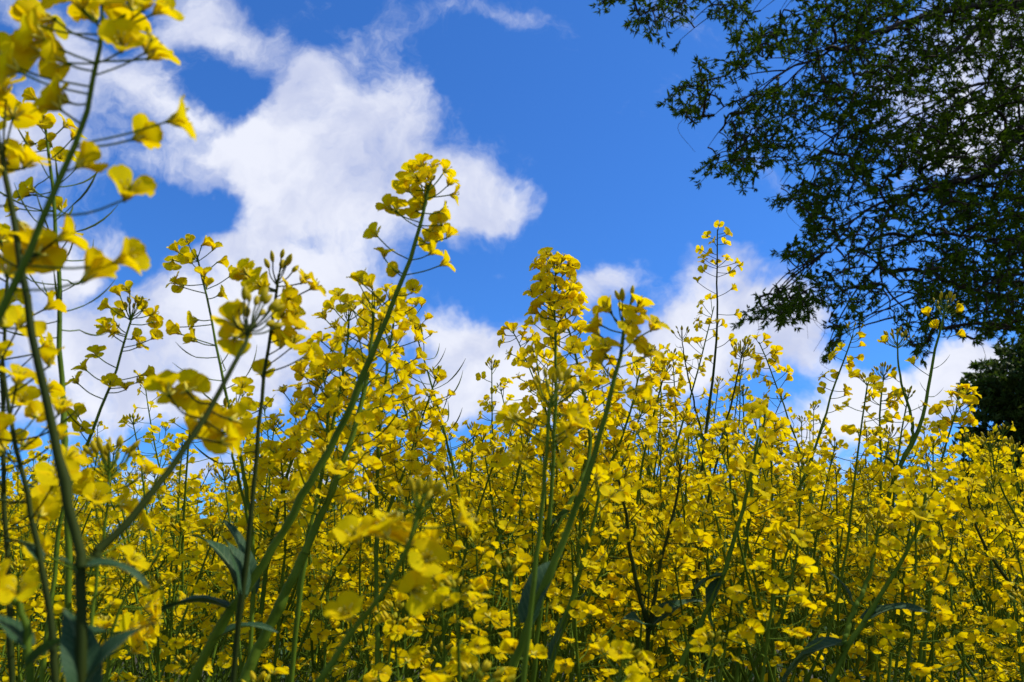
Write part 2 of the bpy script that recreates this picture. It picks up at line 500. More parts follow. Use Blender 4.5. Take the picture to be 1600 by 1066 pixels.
def leaf_geo(seed, L=.09, W=.03, nt_=9, nw=5, droop=.6, fold=.35):
    """clasping rape leaf growing along +Y from the origin, drooping towards -Z"""
    rng = np.random.default_rng(seed)
    t = np.linspace(0, 1, nt_)
    prof = np.interp(t, [0, .04, .12, .35, .6, .85, 1], [.45, .85, .95, 1.0, .8, .36, .02]) * W / 2
    s = np.linspace(-1, 1, nw)
    a = .5 - droop * t * 1.5
    ds = L / (nt_ - 1)
    y = np.concatenate([[0], np.cumsum(np.cos(a[1:]) * ds)]); z = np.concatenate([[0], np.cumsum(np.sin(a[1:]) * ds)])
    X = prof[:, None] * s[None]
    lift = np.abs(s)[None] * fold * prof[:, None] + .08 * W * np.sin(t[:, None] * 9 + rng.uniform(0, 6)) * s[None] * np.abs(s)[None]
    Y = y[:, None] + 0 * X - np.where(t[:, None] < .1, .12 * W * np.abs(s)[None], 0)
    Z = z[:, None] + lift
    tw = rng.uniform(-.8, .8) * t[:, None]
    X, Z = X * np.cos(tw) - (Z - z[:, None]) * np.sin(tw), z[:, None] + X * np.sin(tw) + (Z - z[:, None]) * np.cos(tw)
    V = np.stack([X, Y, Z], -1).reshape(-1, 3)
    i = np.arange(nt_ - 1)[:, None] * nw; j = np.arange(nw - 1)[None]
    F = np.stack([i + j, i + j + 1, i + j + nw + 1, i + j + nw], -1).reshape(-1, 4)
    g = Geo(); g.add(V, F, 0)
    # midrib
    c = nw // 2
    P = np.stack([X[:, c], Y[:, c], Z[:, c] - .0004], -1)
    Vt, Ft = tube(P, np.linspace(.0011, .0003, nt_) * L / .09, 4); g.add(Vt, Ft, 1)
    return g

# shared meshes
OPEN = [1.0, .95, 1.08, .88, .92, .78, .6, .42, .28]
FG = {lod: [flower_geo(100 + 31 * i + lod, lod, o) for i, o in enumerate(OPEN + ([1.0, .8, .62] if lod == 0 else []))] for lod in (0, 1, 2)}
FM = {lod: [g.mesh("flower", [M_PETAL, M_STAMEN, M_STEM]) for g in FG[lod]] for lod in (0, 1)}
BG = [bud_geo(i) for i in range(8)]
BM = [g.mesh("bud", [M_BUD]) for g in BG]
PG = [pod_geo(i) for i in range(8)]
PM = [g.mesh("seed_pod", [M_POD]) for g in PG]
LM = [leaf_geo(i, L=1.0, W=random.uniform(.26, .40), droop=random.uniform(.3, .9)).mesh("leaf", [M_LEAF, M_RIB]) for i in range(7)]
LGS = [leaf_geo(50 + i, L=.08, W=.026, nt_=6, nw=3, droop=random.uniform(.4, .9)) for i in range(5)]

def link(name, data, parent=None, mtx=None):
    o = bpy.data.objects.new(name, data)
    COL.objects.link(o)
    if parent is not None:
        o.parent = parent
    if mtx is not None:
        o.matrix_basis = Matrix([list(map(float, r)) for r in mtx])
    return o

def T4(v):
    m = np.eye(4); m[:3, 3] = v
    return m

def thing(name, loc, label, cat, group=None):
    o = link(name, None)
    o.location = tuple(map(float, loc))
    o.empty_display_size = .05
    o['label'] = label; o['category'] = cat
    if group: o['group'] = group
    return o

# ------------------------------------------------------------------ ground
g = Geo()
xs = np.concatenate([np.linspace(-400, -12, 14), np.linspace(-10, 10, 41), np.linspace(12, 400, 14)])
ys = np.concatenate([np.linspace(-60, -6, 6), np.linspace(-4, 14, 37), np.linspace(18, 900, 26)])
XX, YY = np.meshgrid(xs, ys, indexing='ij')
near = np.exp(-(XX ** 2 + YY ** 2) / 400)
ZZ = .025 * np.sin(XX * 2.1 + 1) * np.cos(YY * 1.7) * near + RNG.normal(0, .008, XX.shape) * near
i = np.arange(len(xs) - 1)[:, None] * len(ys); j = np.arange(len(ys) - 1)[None]
F = np.stack([i + j, i + j + len(ys), i + j + len(ys) + 1, i + j + 1], -1).reshape(-1, 4)
g.add(np.stack([XX, YY, ZZ], -1), F)
M_SOIL = solid("field_soil", (.035, .045, .018), (.075, .058, .036), rough=.95, nscale=3.5, bump=.8, bdist=.03)
ground = link("ground", g.mesh("ground", [M_SOIL])); ground['kind'] = 'structure'

# ------------------------------------------------------------------ hero plants
def axis_eval(P, cum, s):
    """point at arc length s from the top"""
    return np.array([np.interp(s, cum, P[:, k]) for k in range(3)])

def hero_head(root, base, P, cum, head_len, spec, Y, rng, lod):
    """P: axis from the top downwards (world). Returns the flower_head object with its flowers, buds, pods"""
    hb = axis_eval(P, cum, head_len)
    g = Geo()
    up_axis = unit(P[0] - axis_eval(P, cum, min(.03, cum[-1])))
    fl, bd, pd = [], [], []
    def side_vec(a):
        m = frame(up_axis)
        return m[:3, 0] * math.cos(a) + m[:3, 1] * math.sin(a)
    # explicit flowers, given where the photograph shows them
    for f in spec.get('fl', []):
        fx, fy = f[0], f[1]
        op = f[2] if len(f) > 2 else None
        dY = rng.uniform(-.011, .011)
        p = px(fx, fy, Y + dY)
        d = np.linalg.norm(P - p, axis=1)
        k = int(np.argmin(d)); s = min(cum[k] + d[k] * rng.uniform(.25, .6), cum[-1])
        s = max(s, .004)
        a = axis_eval(P, cum, s)
        fl.append((a, p, op))
    # flowers spread along the axis
    for (s0, s1, n, reach) in spec.get('auto', []):
        ga = rng.uniform(0, 6)
        for q in range(n):
            s = s0 + (s1 - s0) * (q + rng.uniform(0, .8)) / n
            a = axis_eval(P, cum, s)
            ga += 2.4
            tip = (s / (s + .02))
            rr = reach * (.45 + .55 * tip) * rng.uniform(.8, 1.2)
            d = side_vec(ga) * rr + up_axis * rr * (1.15 - .8 * tip + rng.uniform(-.1, .2))
            fl.append((a, a + d, None))
    for (a, p, op) in fl:
        d = p - a
        L = np.linalg.norm(d)
        out = unit(d)
        mid = a + d * .55 - np.array([0, 0, 1]) * L * .05 * rng.uniform(0, 2)
        V, F = tube(smooth_path([a, mid, p], 3), [.00058] * 7, 4); g.add(V, F, 0)
        dirv = unit(out * 1.0 + up_axis * .35 + rng.normal(0, .42, 3) + np.array([0, -.25, 0]))
        if op is None:
            far = L > .024
            k = int(rng.choice(len(FM[lod]) - (0), p=None)) if False else int(rng.integers(0, 9))
            if L < .012: k = int(rng.integers(4, 9))
        else:
            k = {'o': int(rng.integers(0, 5)), 'h': int(rng.integers(5, 7)), 'c': int(rng.integers(7, 9))}[op]
        sc = rng.uniform(.92, 1.12) * spec.get('fs', 1.0)
        fl_m = frame(dirv, rng.uniform(0, 6.28), sc, p - hb)
        fl_objs.append((FM[lod][k], fl_m))
    # buds
    for (n, rr, hh) in spec.get('buds', []):
        for q in range(n):
            a_ = q * 2.4 + rng.uniform(0, .5)
            rad = rr * math.sqrt((q + .5) / n)
            tip = P[0] + side_vec(a_) * rad + up_axis * (hh * (1.15 - .8 * (rad / max(rr, 1e-6)) ** 1.5) + rng.uniform(-.002, .002))
            at_ = axis_eval(P, cum, .001 + .010 * rad / max(rr, 1e-6))
            V, F = tube(smooth_path([at_, at_ * .5 + tip * .5 + side_vec(a_) * rad * .18, tip], 3), [.0005] * 7, 4); g.add(V, F, 0)
            bd.append((BM[rng.integers(0, 8)], frame(unit(up_axis * 1.1 + side_vec(a_) * rad / max(rr, 1e-6) * .8 + rng.normal(0, .1, 3)), 0,
                       spec.get('bs', 1.0) * rng.uniform(.8, 1.15), tip - hb)))
    # pods below the flowers
    for (s0, s1, n, ps) in spec.get('pods', []):
        ga = rng.uniform(0, 6)
        for q in range(n):
            s = s0 + (s1 - s0) * (q + rng.uniform(0, .7)) / n
            if s > cum[-1]: continue
            a = axis_eval(P, cum, s); ga += 2.3
            sv = side_vec(ga)
            L = rng.uniform(.014, .024) * ps
            p = a + sv * L + up_axis * L * rng.uniform(.05, .35)
            V, F = tube(smooth_path([a, (a + p) / 2 - np.array([0, 0, .001]), p], 2), [.00055] * 5, 4); g.add(V, F, 0)
            pd.append((PM[rng.integers(0, 8)], frame_up(sv * rng.uniform(.8, 1.3) + up_axis * rng.uniform(.15, .8) + rng.normal(0, .15, 3), up_axis, ps * rng.uniform(.7, 1.1), p - hb)))
    # rachis
    ss = np.linspace(head_len, 0, 10)
    RP = np.array([axis_eval(P, cum, s) for s in ss])
    V, F = tube(RP, np.linspace(spec['rh'], spec['rt'], 10), 8); g.add(V, F, 0)
    g.V = [v - hb for v in g.V]
    ho = link("flower_head", g.mesh("flower_head", [M_STEM_SHADED if root["label"] in SHADED_LABELS else M_STEM]), root, T4(hb - base))
    for me, m in fl_objs: link("flower", me, ho, m)
    for me, m in bd: link("bud", me, ho, m)
    for me, m in pd: link("seed_pod", me, ho, m)
    fl_objs.clear()
    return ho
fl_objs = []
DARK, SHADED_LABELS = {1, 6, 12, 14, 25, 30, 31, 34}, set()  # plants whose stems take the painted-shade skin

def hero(label, Y, stems, leaves=(), group="oilseed rape plants standing tall above the field", seed=0):
    rng = np.random.default_rng(seed + 777)
    lod = 0 if Y < .9 else 1
    paths = []
    for k, st in enumerate(stems):
        Yk = st.get('Y', Y)
        pts = st['pts']
        Yb = st.get('Yb', Yk)                  # distance at the lower end
        W = [px(x, y, Yk + (Yb - Yk) * q / max(1, len(pts) - 1)) for q, (x, y) in enumerate(pts)]
        if k == 0:                              # carry the main stem on down to the soil
            d = unit(W[-1] - W[-2])
            h = W[-1][2]
            hor = np.array([d[0], d[1], 0]) * min(1.2, 1 / max(.25, -d[2]))
            m1 = W[-1] + hor * h * .28; m1[2] = h * .62
            m2 = W[-1] + hor * h * .40; m2[2] = h * .3
            m3 = W[-1] + hor * h * .42; m3[2] = -.02
            W += [m1, m2, m3]
        P = smooth_path(W, 6)
        for _ in range(26):                     # take the kinks out of the stem
            P[1:-1] += .5 * ((P[:-2] + P[2:]) / 2 - P[1:-1])
        if k > 0 and st.get('join', True):      # end exactly on the main stem
            M = paths[0][0]
            j = int(np.argmin(np.linalg.norm(M - P[-1], axis=1)))
            n = 10
            w = np.clip((np.arange(len(P)) - (len(P) - n)) / (n - 1), 0, 1)[:, None] ** 1.3
            P = P + w * (M[j] - P[-1])
        # slight natural irregularity
        P[1:-1] += rng.normal(0, .0006, P[1:-1].shape)
        cum = np.concatenate([[0], np.cumsum(np.linalg.norm(np.diff(P, axis=0), axis=1))])
        paths.append((P, cum))
    base = paths[0][0][-1].copy(); base[2] = 0
    root = thing("rapeseed_plant", base, label, "plant", group)
    if seed in DARK: SHADED_LABELS.add(label)
    for k, st in enumerate(stems):
        P, cum = paths[k]
        hl = min(st.get('hl', .12), cum[-1] * .9)
        r1, r0 = st['r'], st.get('rt', st['r'] * .45)      # radius low, radius at top
        def rad(s):
            return r0 + (r1 - r0) * np.clip(s / min(cum[-1], .75), 0, 1) ** .8
        st['rh'], st['rt'] = float(rad(hl)), float(r0 * .8)
        sel = cum >= hl
        Q = np.vstack([[axis_eval(P, cum, hl)], P[sel]])
        ss = np.concatenate([[hl], cum[sel]])
        sq = np.linspace(hl, cum[-1], 90)                  # fine steps, with swollen joints and a little unevenness
        Q = np.array([axis_eval(P, cum, q) for q in sq])
        rr = rad(sq) * (1 + .05 * np.interp(np.arange(90), np.arange(0, 90, 5), rng.normal(0, 1, 18)))
        for sn in np.arange(hl + rng.uniform(.02, .08), cum[-1], rng.uniform(.10, .16)):
            rr = rr * (1 + .28 * np.exp(-((sq - sn) / .006) ** 2))
        V, F = tube(Q[::-1], rr[::-1], 10)
        g = Geo(); g.add(V - base, F)
        # small swellings at the nodes
        link("stem" if k == 0 else "branch", g.mesh("stem", [M_STEM_SHADED if seed in DARK else M_STEM]), root)
        if st.get('head', True):
            hero_head(root, base, P, cum, hl, st, st.get('Y', Y), rng, lod)
    for (x, y, L, dirx, dirz, dy) in leaves:
        p = px(x, y, Y)
        best = min(((np.linalg.norm(P - p, axis=1).min(), P) for P, _ in paths), key=lambda t: t[0])[1]
        a = best[int(np.argmin(np.linalg.norm(best - p, axis=1)))]
        d = unit([dirx, dy, dirz])
        m = np.eye(4)
        yv = d; xv = unit(np.cross(yv, [0.15, -.2, 1])); zv = np.cross(xv, yv)
        m[:3, 0], m[:3, 1], m[:3, 2], m[:3, 3] = xv * L * .8, yv * L * .8, zv * L * .8, a - base
        link("leaf", LM[rng.integers(0, 7)], root, m)
    return root

def sc(crop, lst):
    """crop = (x0, y0, scale)"""
    x0, y0, k = crop
    return [(x0 + q[0] / k, y0 + q[1] / k) + tuple(q[2:]) for q in lst]
C1 = (0, 0, 2.665); C2 = (0, 350, 2.665); C3 = (0, 700, 2.912); C4 = (400, 230, 2.665); C5 = (400, 600, 2.2875)
C6 = (760, 340, 2.665); C7 = (800, 700, 2.912); C8 = (1150, 450, 2.664); C9 = (240, 370, 3.229); CA = (1200, 800, 4.0)

# A: nearest dark stem at the left with its long side branch
hero("nearest dark stem at the left with one long branch rising right to dark buds", .34, [
    dict(pts=[(2, 225), (12, 300)] + [(22, 350), (37, 436), (52, 537), (67, 612), (90, 706), (103, 769), (117, 837), (127, 892), (129, 1066)],
         r=.0030, rt=.0016, hl=.16,
         fl=[(-12, 120), (20, 185, 'o'), (-5, 215), (38, 262, 'o'), (12, 255, 'o'), (-20, 250), (28, 345), (-22, 320), (48, 408, 'h'), (10, 150, 'o'), (4, 265, 'h'),
             (-8, 395), (10, 430, 'h'), (60, 398, 'h'), (6, 512, 'h'), (88, 376, 'h')], fs=1.1),
    dict(pts=[(392, 508), (388, 524), (356, 594), (319, 657), (288, 700), (247, 762), (192, 827), (137, 882), (127, 895)], Y=.40, Yb=.34,
         r=.0022, rt=.0013, hl=.17, buds=[(15, .013, .016)], bs=1.05, fs=1.02,
         fl=[(264, 618, 'o'), (292, 612, 'o'), (312, 660, 'o'), (330, 668, 'o'), (350, 676, 'o'), (360, 655), (367, 528, 'h'), (372, 512, 'h'), (345, 692, 'o')]),
], leaves=[(127, 893, .040, 1, -.1, .1), (128, 1075, .050, -.45, 1.0, .15), (129, 1085, .050, .55, .95, .1), (126, 900, .02, -.6, .5, -.3)], seed=1)

hero("blurred tall flower spike leaning right across the top left corner", .31, [
    dict(pts=[(161, 25), (158, 62), (150, 105), (128, 195), (110, 245), (86, 293), (56, 369), (34, 425), (7, 474), (-40, 570)],
         r=.0028, rt=.0012, hl=.17, fs=1.02,
         fl=[(85, 30, 'o'), (70, 62, 'o'), (130, 14, 'o'), (160, 8, 'o'), (110, 0, 'o'), (205, 15, 'o'), (200, 52, 'o'), (228, 82, 'o'), (232, 92, 'h'),
             (225, 15), (105, 100, 'o'), (68, 85, 'o'), (108, 160, 'h'), (95, 172, 'o'), (262, 190, 'h'), (208, 218, 'h'), (195, 312, 'h'), (118, 262, 'c'),
             (30, 112, 'o'), (5, 95, 'o'), (150, 35), (190, 80), (60, 40), (240, 22, 'h'), (130, 440, 'c'), (180, 410, 'c')]),
], seed=2)

hero("upright mid-green stem at the left with a ladder of thin curved pods", .62, [
    dict(pts=[(64, 175), (70, 200), (80, 260), (86, 320), (92, 450), (97, 600), (100, 700), (106, 800), (112, 1000)],
         r=.0030, rt=.0014, hl=.24, pods=[(.07, .235, 26, 1.0)], fs=.95,
         fl=sc(C1, [(160, 420), (110, 450), (60, 470), (180, 480), (265, 530), (215, 610), (145, 600), (300, 580, 'h'), (330, 690, 'h'), (250, 670, 'h'), (150, 800, 'h'),
                    (120, 810, 'h'), (80, 870, 'h'), (255, 880, 'c'), (100, 640), (170, 530), (40, 1000), (290, 990), (60, 960)])),
], leaves=[(104, 790, .05, -1, .3, 0)], seed=3)

hero("curved spike with a round flower top left of the slim cloud-backed spike", .80, [
    dict(pts=sc(C2, [(555, 370), (530, 450), (500, 560), (450, 700), (400, 820), (350, 950), (300, 1060)]) + [(95, 800), (85, 900)],
         r=.0030, rt=.0013, hl=.20, buds=[(8, .010, .012)], pods=[(.13, .30, 10, .9)],
         fl=sc(C2, [(500, 300), (460, 350), (510, 360), (575, 335), (590, 360), (625, 380), (635, 410), (490, 425), (465, 450), (550, 480), (570, 515), (630, 480), (500, 455),
                    (435, 430), (540, 290), (405, 550), (360, 610), (325, 665), (590, 630), (570, 660), (455, 680), (525, 690), (325, 800), (335, 865)])),
], seed=4)

hero("slim spike leaning left against the cloud with a neat cap of small flowers", .80, [
    dict(pts=sc(C2, [(820, 130), (835, 200), (860, 300), (885, 430), (910, 570), (945, 720), (975, 850), (1000, 960)]) + [(385, 760), (400, 860), (395, 960)],
         r=.0026, rt=.0012, hl=.25, pods=[(.11, .25, 13, 1.0)],
         fl=sc(C2, [(785, 85), (745, 120), (720, 150), (795, 140), (800, 165), (840, 90), (885, 110), (905, 160), (850, 225, 'h'), (955, 220, 'h'), (740, 250), (765, 265), (860, 265),
                    (905, 300, 'h'), (825, 400, 'h'), (745, 430), (755, 460), (820, 490, 'h')])),
    dict(pts=[(352, 655), (362, 700), (375, 760), (392, 830)], r=.0016, rt=.001, hl=.05, buds=[(10, .012, .012)], fl=[(378, 610, 'o'), (380, 640, 'o')], Y=.74, Yb=.79),
], leaves=[(398, 930, .06, -.3, 1, .1)], seed=5)

hero("dark stem topped by amber buds with large open flowers on both sides", .54, [
    dict(pts=sc(C9, [(632, 190), (615, 290), (600, 400), (585, 520), (570, 660), (555, 760), (540, 920), (530, 1060)]) + [(396, 760), (385, 880), (372, 1000)],
         r=.0024, rt=.0013, hl=.19, buds=[(9, .011, .0105)], bs=1.15, fs=.98,
         fl=sc(C9, [(470, 190), (480, 215), (530, 240, 'o'), (550, 265, 'o'), (650, 290, 'o'), (745, 235, 'o'), (790, 265, 'o'), (670, 320, 'h'), (685, 410, 'o'), (715, 465, 'o'),
                    (640, 410, 'h'), (630, 520, 'o'), (695, 560, 'o'), (640, 560), (755, 610, 'c'), (545, 700, 'h')])),
], leaves=[(372, 930, .06, -.5, .9, .1)], seed=6)

hero("tallest centre spike, a long thick stem slanting right to a crown of open flowers", .60, [
    dict(pts=sc(C4, [(718, 160), (715, 180), (695, 290), (640, 480), (590, 600), (540, 720), (490, 850), (430, 1000)]) + [(531, 674), (492, 740), (444, 827), (398, 906), (374, 937), (343, 982), (295, 1066)],
         r=.0044, rt=.0016, hl=.17, fs=.97, buds=[(3, .004, .010)],
         fl=[(660, 262, 'o'), (645, 272, 'o'), (632, 290, 'o'), (655, 285, 'o'), (676, 268, 'o'), (693, 270, 'o'), (672, 284, 'o'), (700, 290, 'o'), (703, 305, 'o'), (640, 300),
             (664, 308, 'o'), (660, 327, 'o'), (651, 330, 'o'), (619, 330, 'o'), (612, 328, 'h'), (590, 370, 'h'), (600, 403, 'h'), (686, 332, 'h'), (690, 352, 'h'), (698, 372, 'h'),
             (672, 362, 'o'), (663, 378, 'o'), (670, 398, 'h'), (688, 415, 'h'), (624, 425, 'c'), (566, 443, 'h'), (643, 458, 'c')]),
    dict(pts=[(585, 478), (580, 520), (576, 580), (568, 626), (544, 709), (509, 784), (474, 871), (426, 967), (380, 1066)], Y=.70, Yb=.66, join=False,
         r=.0042, rt=.0014, hl=.24, fs=1.0, auto=[(.0, .22, 50, .030)], pods=[(.1, .24, 5, 1.0)], buds=[(5, .008, .008)]),
], leaves=[(372, 930, .09, -.6, .75, .15), (370, 930, .075, -.15, .95, -.1), (360, 950, .085, -.95, .02, .1), (398, 1040, .06, .9, .25, 0)], seed=7)

hero("thin far spike with a ladder of curved pods right of the tallest centre spike", 1.15, [
    dict(pts=sc(C4, [(650, 700), (660, 740), (680, 830), (720, 950), (755, 1066)]) + [(700, 700), (718, 770), (730, 860)],
         r=.0028, rt=.0011, hl=.26, pods=[(.07, .25, 20, 1.15)],
         fl=sc(C4, [(590, 655), (620, 640), (650, 655), (690, 665), (640, 695), (705, 720), (725, 785), (592, 735), (600, 700), (680, 755), (660, 770), (650, 740)])),
], seed=8)

hero("full rounded spike with two amber buds on top against the blue gap", .86, [
    dict(pts=sc(C6, [(290, 210), (285, 350), (285, 500), (290, 700), (288, 850)]) + [(862, 760), (852, 900), (838, 1000)],
         r=.0032, rt=.0014, hl=.26, buds=[(6, .009, .012)], bs=1.2, auto=[(.0, .075, 36, .024), (.075, .25, 30, .030)],
         fl=sc(C6, [(215, 200), (345, 200), (195, 320), (200, 400), (380, 340)])),
    dict(pts=sc(C6, [(322, 380), (350, 480), (380, 620), (410, 750), (432, 880)]) + [(925, 740), (905, 850)], Y=.92, Yb=.88, r=.0026, rt=.0013, hl=.2,
         auto=[(.0, .19, 34, .026)]),
], leaves=[(855, 830, .05, .8, .5, 0)], seed=9)

hero("bud-crowned spike with big flat flowers and a pale curving stem right of the rounded spike", .55, [
    dict(pts=sc(C6, [(580, 430), (575, 490), (545, 640), (510, 770), (470, 920), (430, 1060)]) + [(880, 850), (830, 960), (790, 1066)],
         r=.0039, rt=.0016, hl=.14, buds=[(8, .013, .018)], bs=1.1, fs=1.02,
         fl=sc(C6, [(590, 460, 'o'), (480, 450, 'o'), (470, 490, 'h'), (605, 520, 'o'), (515, 395, 'h'), (630, 385, 'h'), (685, 470, 'o'), (660, 580, 'o'), (495, 565, 'o'), (590, 425, 'h'),
                    (500, 585, 'o'), (480, 610, 'h'), (615, 715, 'c')])),
], leaves=[(848, 985, .07, .4, .9, .2)], seed=10)

hero("small leaning spike in front of the white cloud left of the rounded spike", 1.15, [
    dict(pts=sc(C6, [(110, 475), (125, 495), (160, 580), (200, 680), (240, 790)]) + [(860, 700), (865, 800)],
         r=.0024, rt=.001, hl=.2, pods=[(.1, .2, 6, .9)],
         fl=sc(C6, [(95, 465), (115, 475), (160, 470), (190, 495), (170, 520), (75, 520), (80, 490), (105, 570), (135, 610), (160, 595), (202, 555), (150, 500), (205, 720)])),
], seed=11)

hero("tallest thin spike right of centre, sparse small flowers up a straight stem", 1.32, [
    dict(pts=sc(C6, [(962, 50), (960, 120), (960, 250), (962, 400), (955, 570), (930, 780), (905, 940)]) + [(1096, 760), (1088, 850), (1082, 950)],
         r=.0034, rt=.0013, hl=.33, fs=.95,
         fl=sc(C6, [(968, 35), (920, 80), (995, 62), (1000, 72), (950, 105), (990, 110), (895, 135), (945, 150), (905, 172), (905, 190), (955, 195), (1000, 175), (1035, 190), (1045, 200),
                    (908, 225, 'h'), (1010, 232, 'h'), (880, 270, 'c'), (1018, 300), (1032, 405, 'h'), (1012, 510, 'h'), (940, 440), (965, 440), (935, 600, 'h')])),
    dict(pts=sc(C6, [(815, 490), (818, 540), (835, 640), (870, 790), (903, 930)]), r=.0016, rt=.001, hl=.08, buds=[(8, .014, .012)], pods=[(.02, .08, 5, .5)]),
], leaves=[(1099, 695, .05, -.8, .8, 0)], seed=12)

hero("thin stalk slanting right close beside the tallest thin spike", 1.4, [
    dict(pts=sc(C6, [(948, 370), (925, 460), (900, 570), (850, 750), (780, 980)]) + [(1040, 760), (1020, 850), (1005, 950)],
         r=.0030, rt=.0011, hl=.3, fs=.95,
         fl=sc(C6, [(935, 340), (900, 360), (900, 400), (885, 430), (890, 455), (975, 450), (945, 495), (890, 520), (880, 525), (845, 525, 'h'), (880, 590, 'h'), (830, 600, 'h'), (845, 645, 'h'), (895, 620),
                    (903, 735, 'h'), (890, 645)])),
], seed=13)

hero("bare dark stem topped by a tight green bud tuft right of the tallest thin spike", 1.2, [
    dict(pts=[(1160, 550), (1157, 568), (1148, 610), (1135, 650), (1122, 720), (1108, 770), (1095, 850)], r=.0026, rt=.0013, hl=.10, buds=[(16, .017, .012)], pods=[(.03, .10, 6, .4)],
         fl=[(1150, 560, 'c')]),
], seed=14)

hero("arching spike with a drooping head of small flowers between bud tuft and blue gap", 1.28, [
    dict(pts=sc(C8, [(95, 225), (125, 300), (170, 400), (210, 520), (250, 630), (290, 760)]) + [(1275, 800), (1290, 900)],
         r=.0028, rt=.0012, hl=.26, pods=[(.15, .26, 8, .8)],
         fl=sc(C8, [(85, 215), (115, 220), (130, 245), (80, 270), (60, 285), (165, 270), (165, 305), (105, 330), (95, 360), (210, 350), (175, 340), (205, 385), (125, 390), (155, 395), (140, 270), (115, 295), (130, 455), (190, 450)])),
], seed=15)

hero("leaning stem with loose buds at its tip in the blue gap below the tree", 1.3, [
    dict(pts=sc(C8, [(487, 195), (480, 220), (440, 320), (400, 440), (370, 540), (330, 660), (290, 780), (210, 950)]) + [(1215, 860), (1200, 940)],
         r=.0034, rt=.0014, hl=.28, buds=[(8, .018, .016)],
         fl=sc(C8, [(440, 255), (410, 285), (465, 310), (465, 325), (425, 350), (370, 372), (370, 415), (450, 430), (450, 450), (415, 510), (510, 245, 'c'), (498, 290, 'c'), (370, 605, 'h'), (350, 660), (515, 212, 'c')])),
], seed=16)

hero("straight stem with a flat green bud tuft left of the tall forked plant", 1.25, [
    dict(pts=sc(C8, [(617, 360), (613, 400), (600, 450), (598, 560), (603, 700), (605, 850), (600, 960)]) + [(1376, 860), (1378, 960)],
         r=.0036, rt=.0015, hl=.22, buds=[(18, .018, .012)], pods=[(.1, .2, 5, .6)],
         fl=sc(C8, [(560, 470), (600, 430), (640, 440), (660, 440), (545, 515), (565, 545), (545, 580), (540, 610), (620, 560), (650, 540), (640, 495), (625, 470), (570, 465), (665, 470)])),
    dict(pts=sc(C8, [(640, 612), (633, 650), (622, 720), (608, 790)]), r=.0016, rt=.001, hl=.04, buds=[(6, .012, .012)], fl=sc(C8, [(685, 655, 'o'), (688, 620, 'c')])),
], seed=17)

hero("tall forked plant with two arms ending in green bud clusters below the tree", 1.12, [
    dict(pts=sc(C8, [(868, 95), (862, 130), (830, 240), (800, 400), (780, 560), (720, 680), (660, 770), (640, 870), (600, 990)]) + [(1368, 860), (1360, 960)],
         r=.0048, rt=.0018, hl=.20, buds=[(16, .019, .022)], bs=1.1, pods=[(.07, .18, 6, .5)],
         fl=sc(C8, [(740, 320, 'h'), (800, 118, 'c'), (912, 100, 'c'), (915, 195, 'c'), (838, 170, 'c')])),
    dict(pts=sc(C8, [(672, 225), (670, 260), (675, 360), (710, 470), (740, 570), (735, 640), (715, 685)]), r=.0024, rt=.0014, hl=.12, buds=[(18, .021, .013)], fl=sc(C8, [(622, 232, 'c'), (665, 380, 'c')])),
], leaves=[(1398, 739, .05, -.5, .8, 0), (1396, 741, .03, .8, .5, 0)], seed=18)

hero("full flowering spike leaning right in front of the dark tree's left edge", 1.15, [
    dict(pts=sc(C8, [(920, 500), (910, 530), (880, 620), (860, 690), (850, 760)]) + [(1462, 780), (1450, 880)],
         r=.0032, rt=.0014, hl=.25, auto=[(.06, .25, 26, .030)],
         fl=sc(C8, [(895, 450), (930, 425), (965, 430), (985, 445), (945, 480), (975, 485), (880, 495), (960, 530), (940, 545), (920, 455), (900, 560), (850, 520), (965, 560), (835, 520), (870, 570)])),
], seed=19)

hero("green budded stem curving up in front of the dark tree at the right", 1.15, [
    dict(pts=sc(C8, [(1060, 660), (1065, 700), (1085, 780), (1110, 850), (1150, 930), (1199, 1000)]) + [(1620, 870), (1640, 960)],
         r=.0028, rt=.0013, hl=.14, buds=[(12, .018, .016)], fl=sc(C8, [(1040, 770), (1105, 805), (1115, 700, 'c')])),
], seed=20)

hero("last short budded stem at the right edge in front of the dark tree", 1.2, [
    dict(pts=sc(C8, [(1150, 680), (1155, 720), (1170, 800), (1185, 900)]) + [(1610, 840), (1625, 940)],
         r=.0024, rt=.0012, hl=.12, buds=[(10, .017, .014)], fl=sc(C8, [(1180, 780), (1190, 810), (1150, 820)])),
], seed=21)

hero("short stem with one open flower and two buds below the arching spike", .95, [
    dict(pts=sc(C8, [(120, 515), (118, 560), (100, 650), (80, 740), (70, 800)]) + [(1172, 800), (1160, 900)],
         r=.0028, rt=.0015, hl=.10, buds=[(3, .008, .010)], fl=sc(C8, [(105, 495, 'o'), (150, 600), (170, 590), (60, 640), (130, 550)])),
], seed=22)

hero("near blurred plant low in the centre, green buds over large open flowers", .40, [
    dict(pts=[(658, 790), (655, 800), (645, 845), (627, 880), (588, 945), (544, 1002), (487, 1063)],
         r=.0028, rt=.0014, hl=.12, buds=[(16, .011, .009)], bs=.8, fs=1.0,
         fl=[(623, 797, 'o'), (605, 842, 'o'), (638, 858, 'o'), (660, 850, 'o'), (664, 880, 'o'), (643, 922, 'o'), (575, 840, 'o'), (560, 850, 'h'), (546, 972, 'h'), (715, 815, 'o'), (655, 875)]),
], seed=23)

hero("blurred bud-tipped plant before the rounded spike, a large flower facing the lens", .52, [
    dict(pts=[(864, 618), (860, 632), (856, 666), (853, 720), (848, 790), (838, 880), (826, 980)],
         r=.0024, rt=.0014, hl=.13, buds=[(12, .014, .011)], fs=1.0,
         fl=[(869, 689, 'o'), (885, 683, 'o'), (899, 648, 'o'), (812, 655, 'o'), (800, 655, 'h'), (890, 668, 'h'), (812, 720, 'o'), (870, 730)]),
], seed=24)

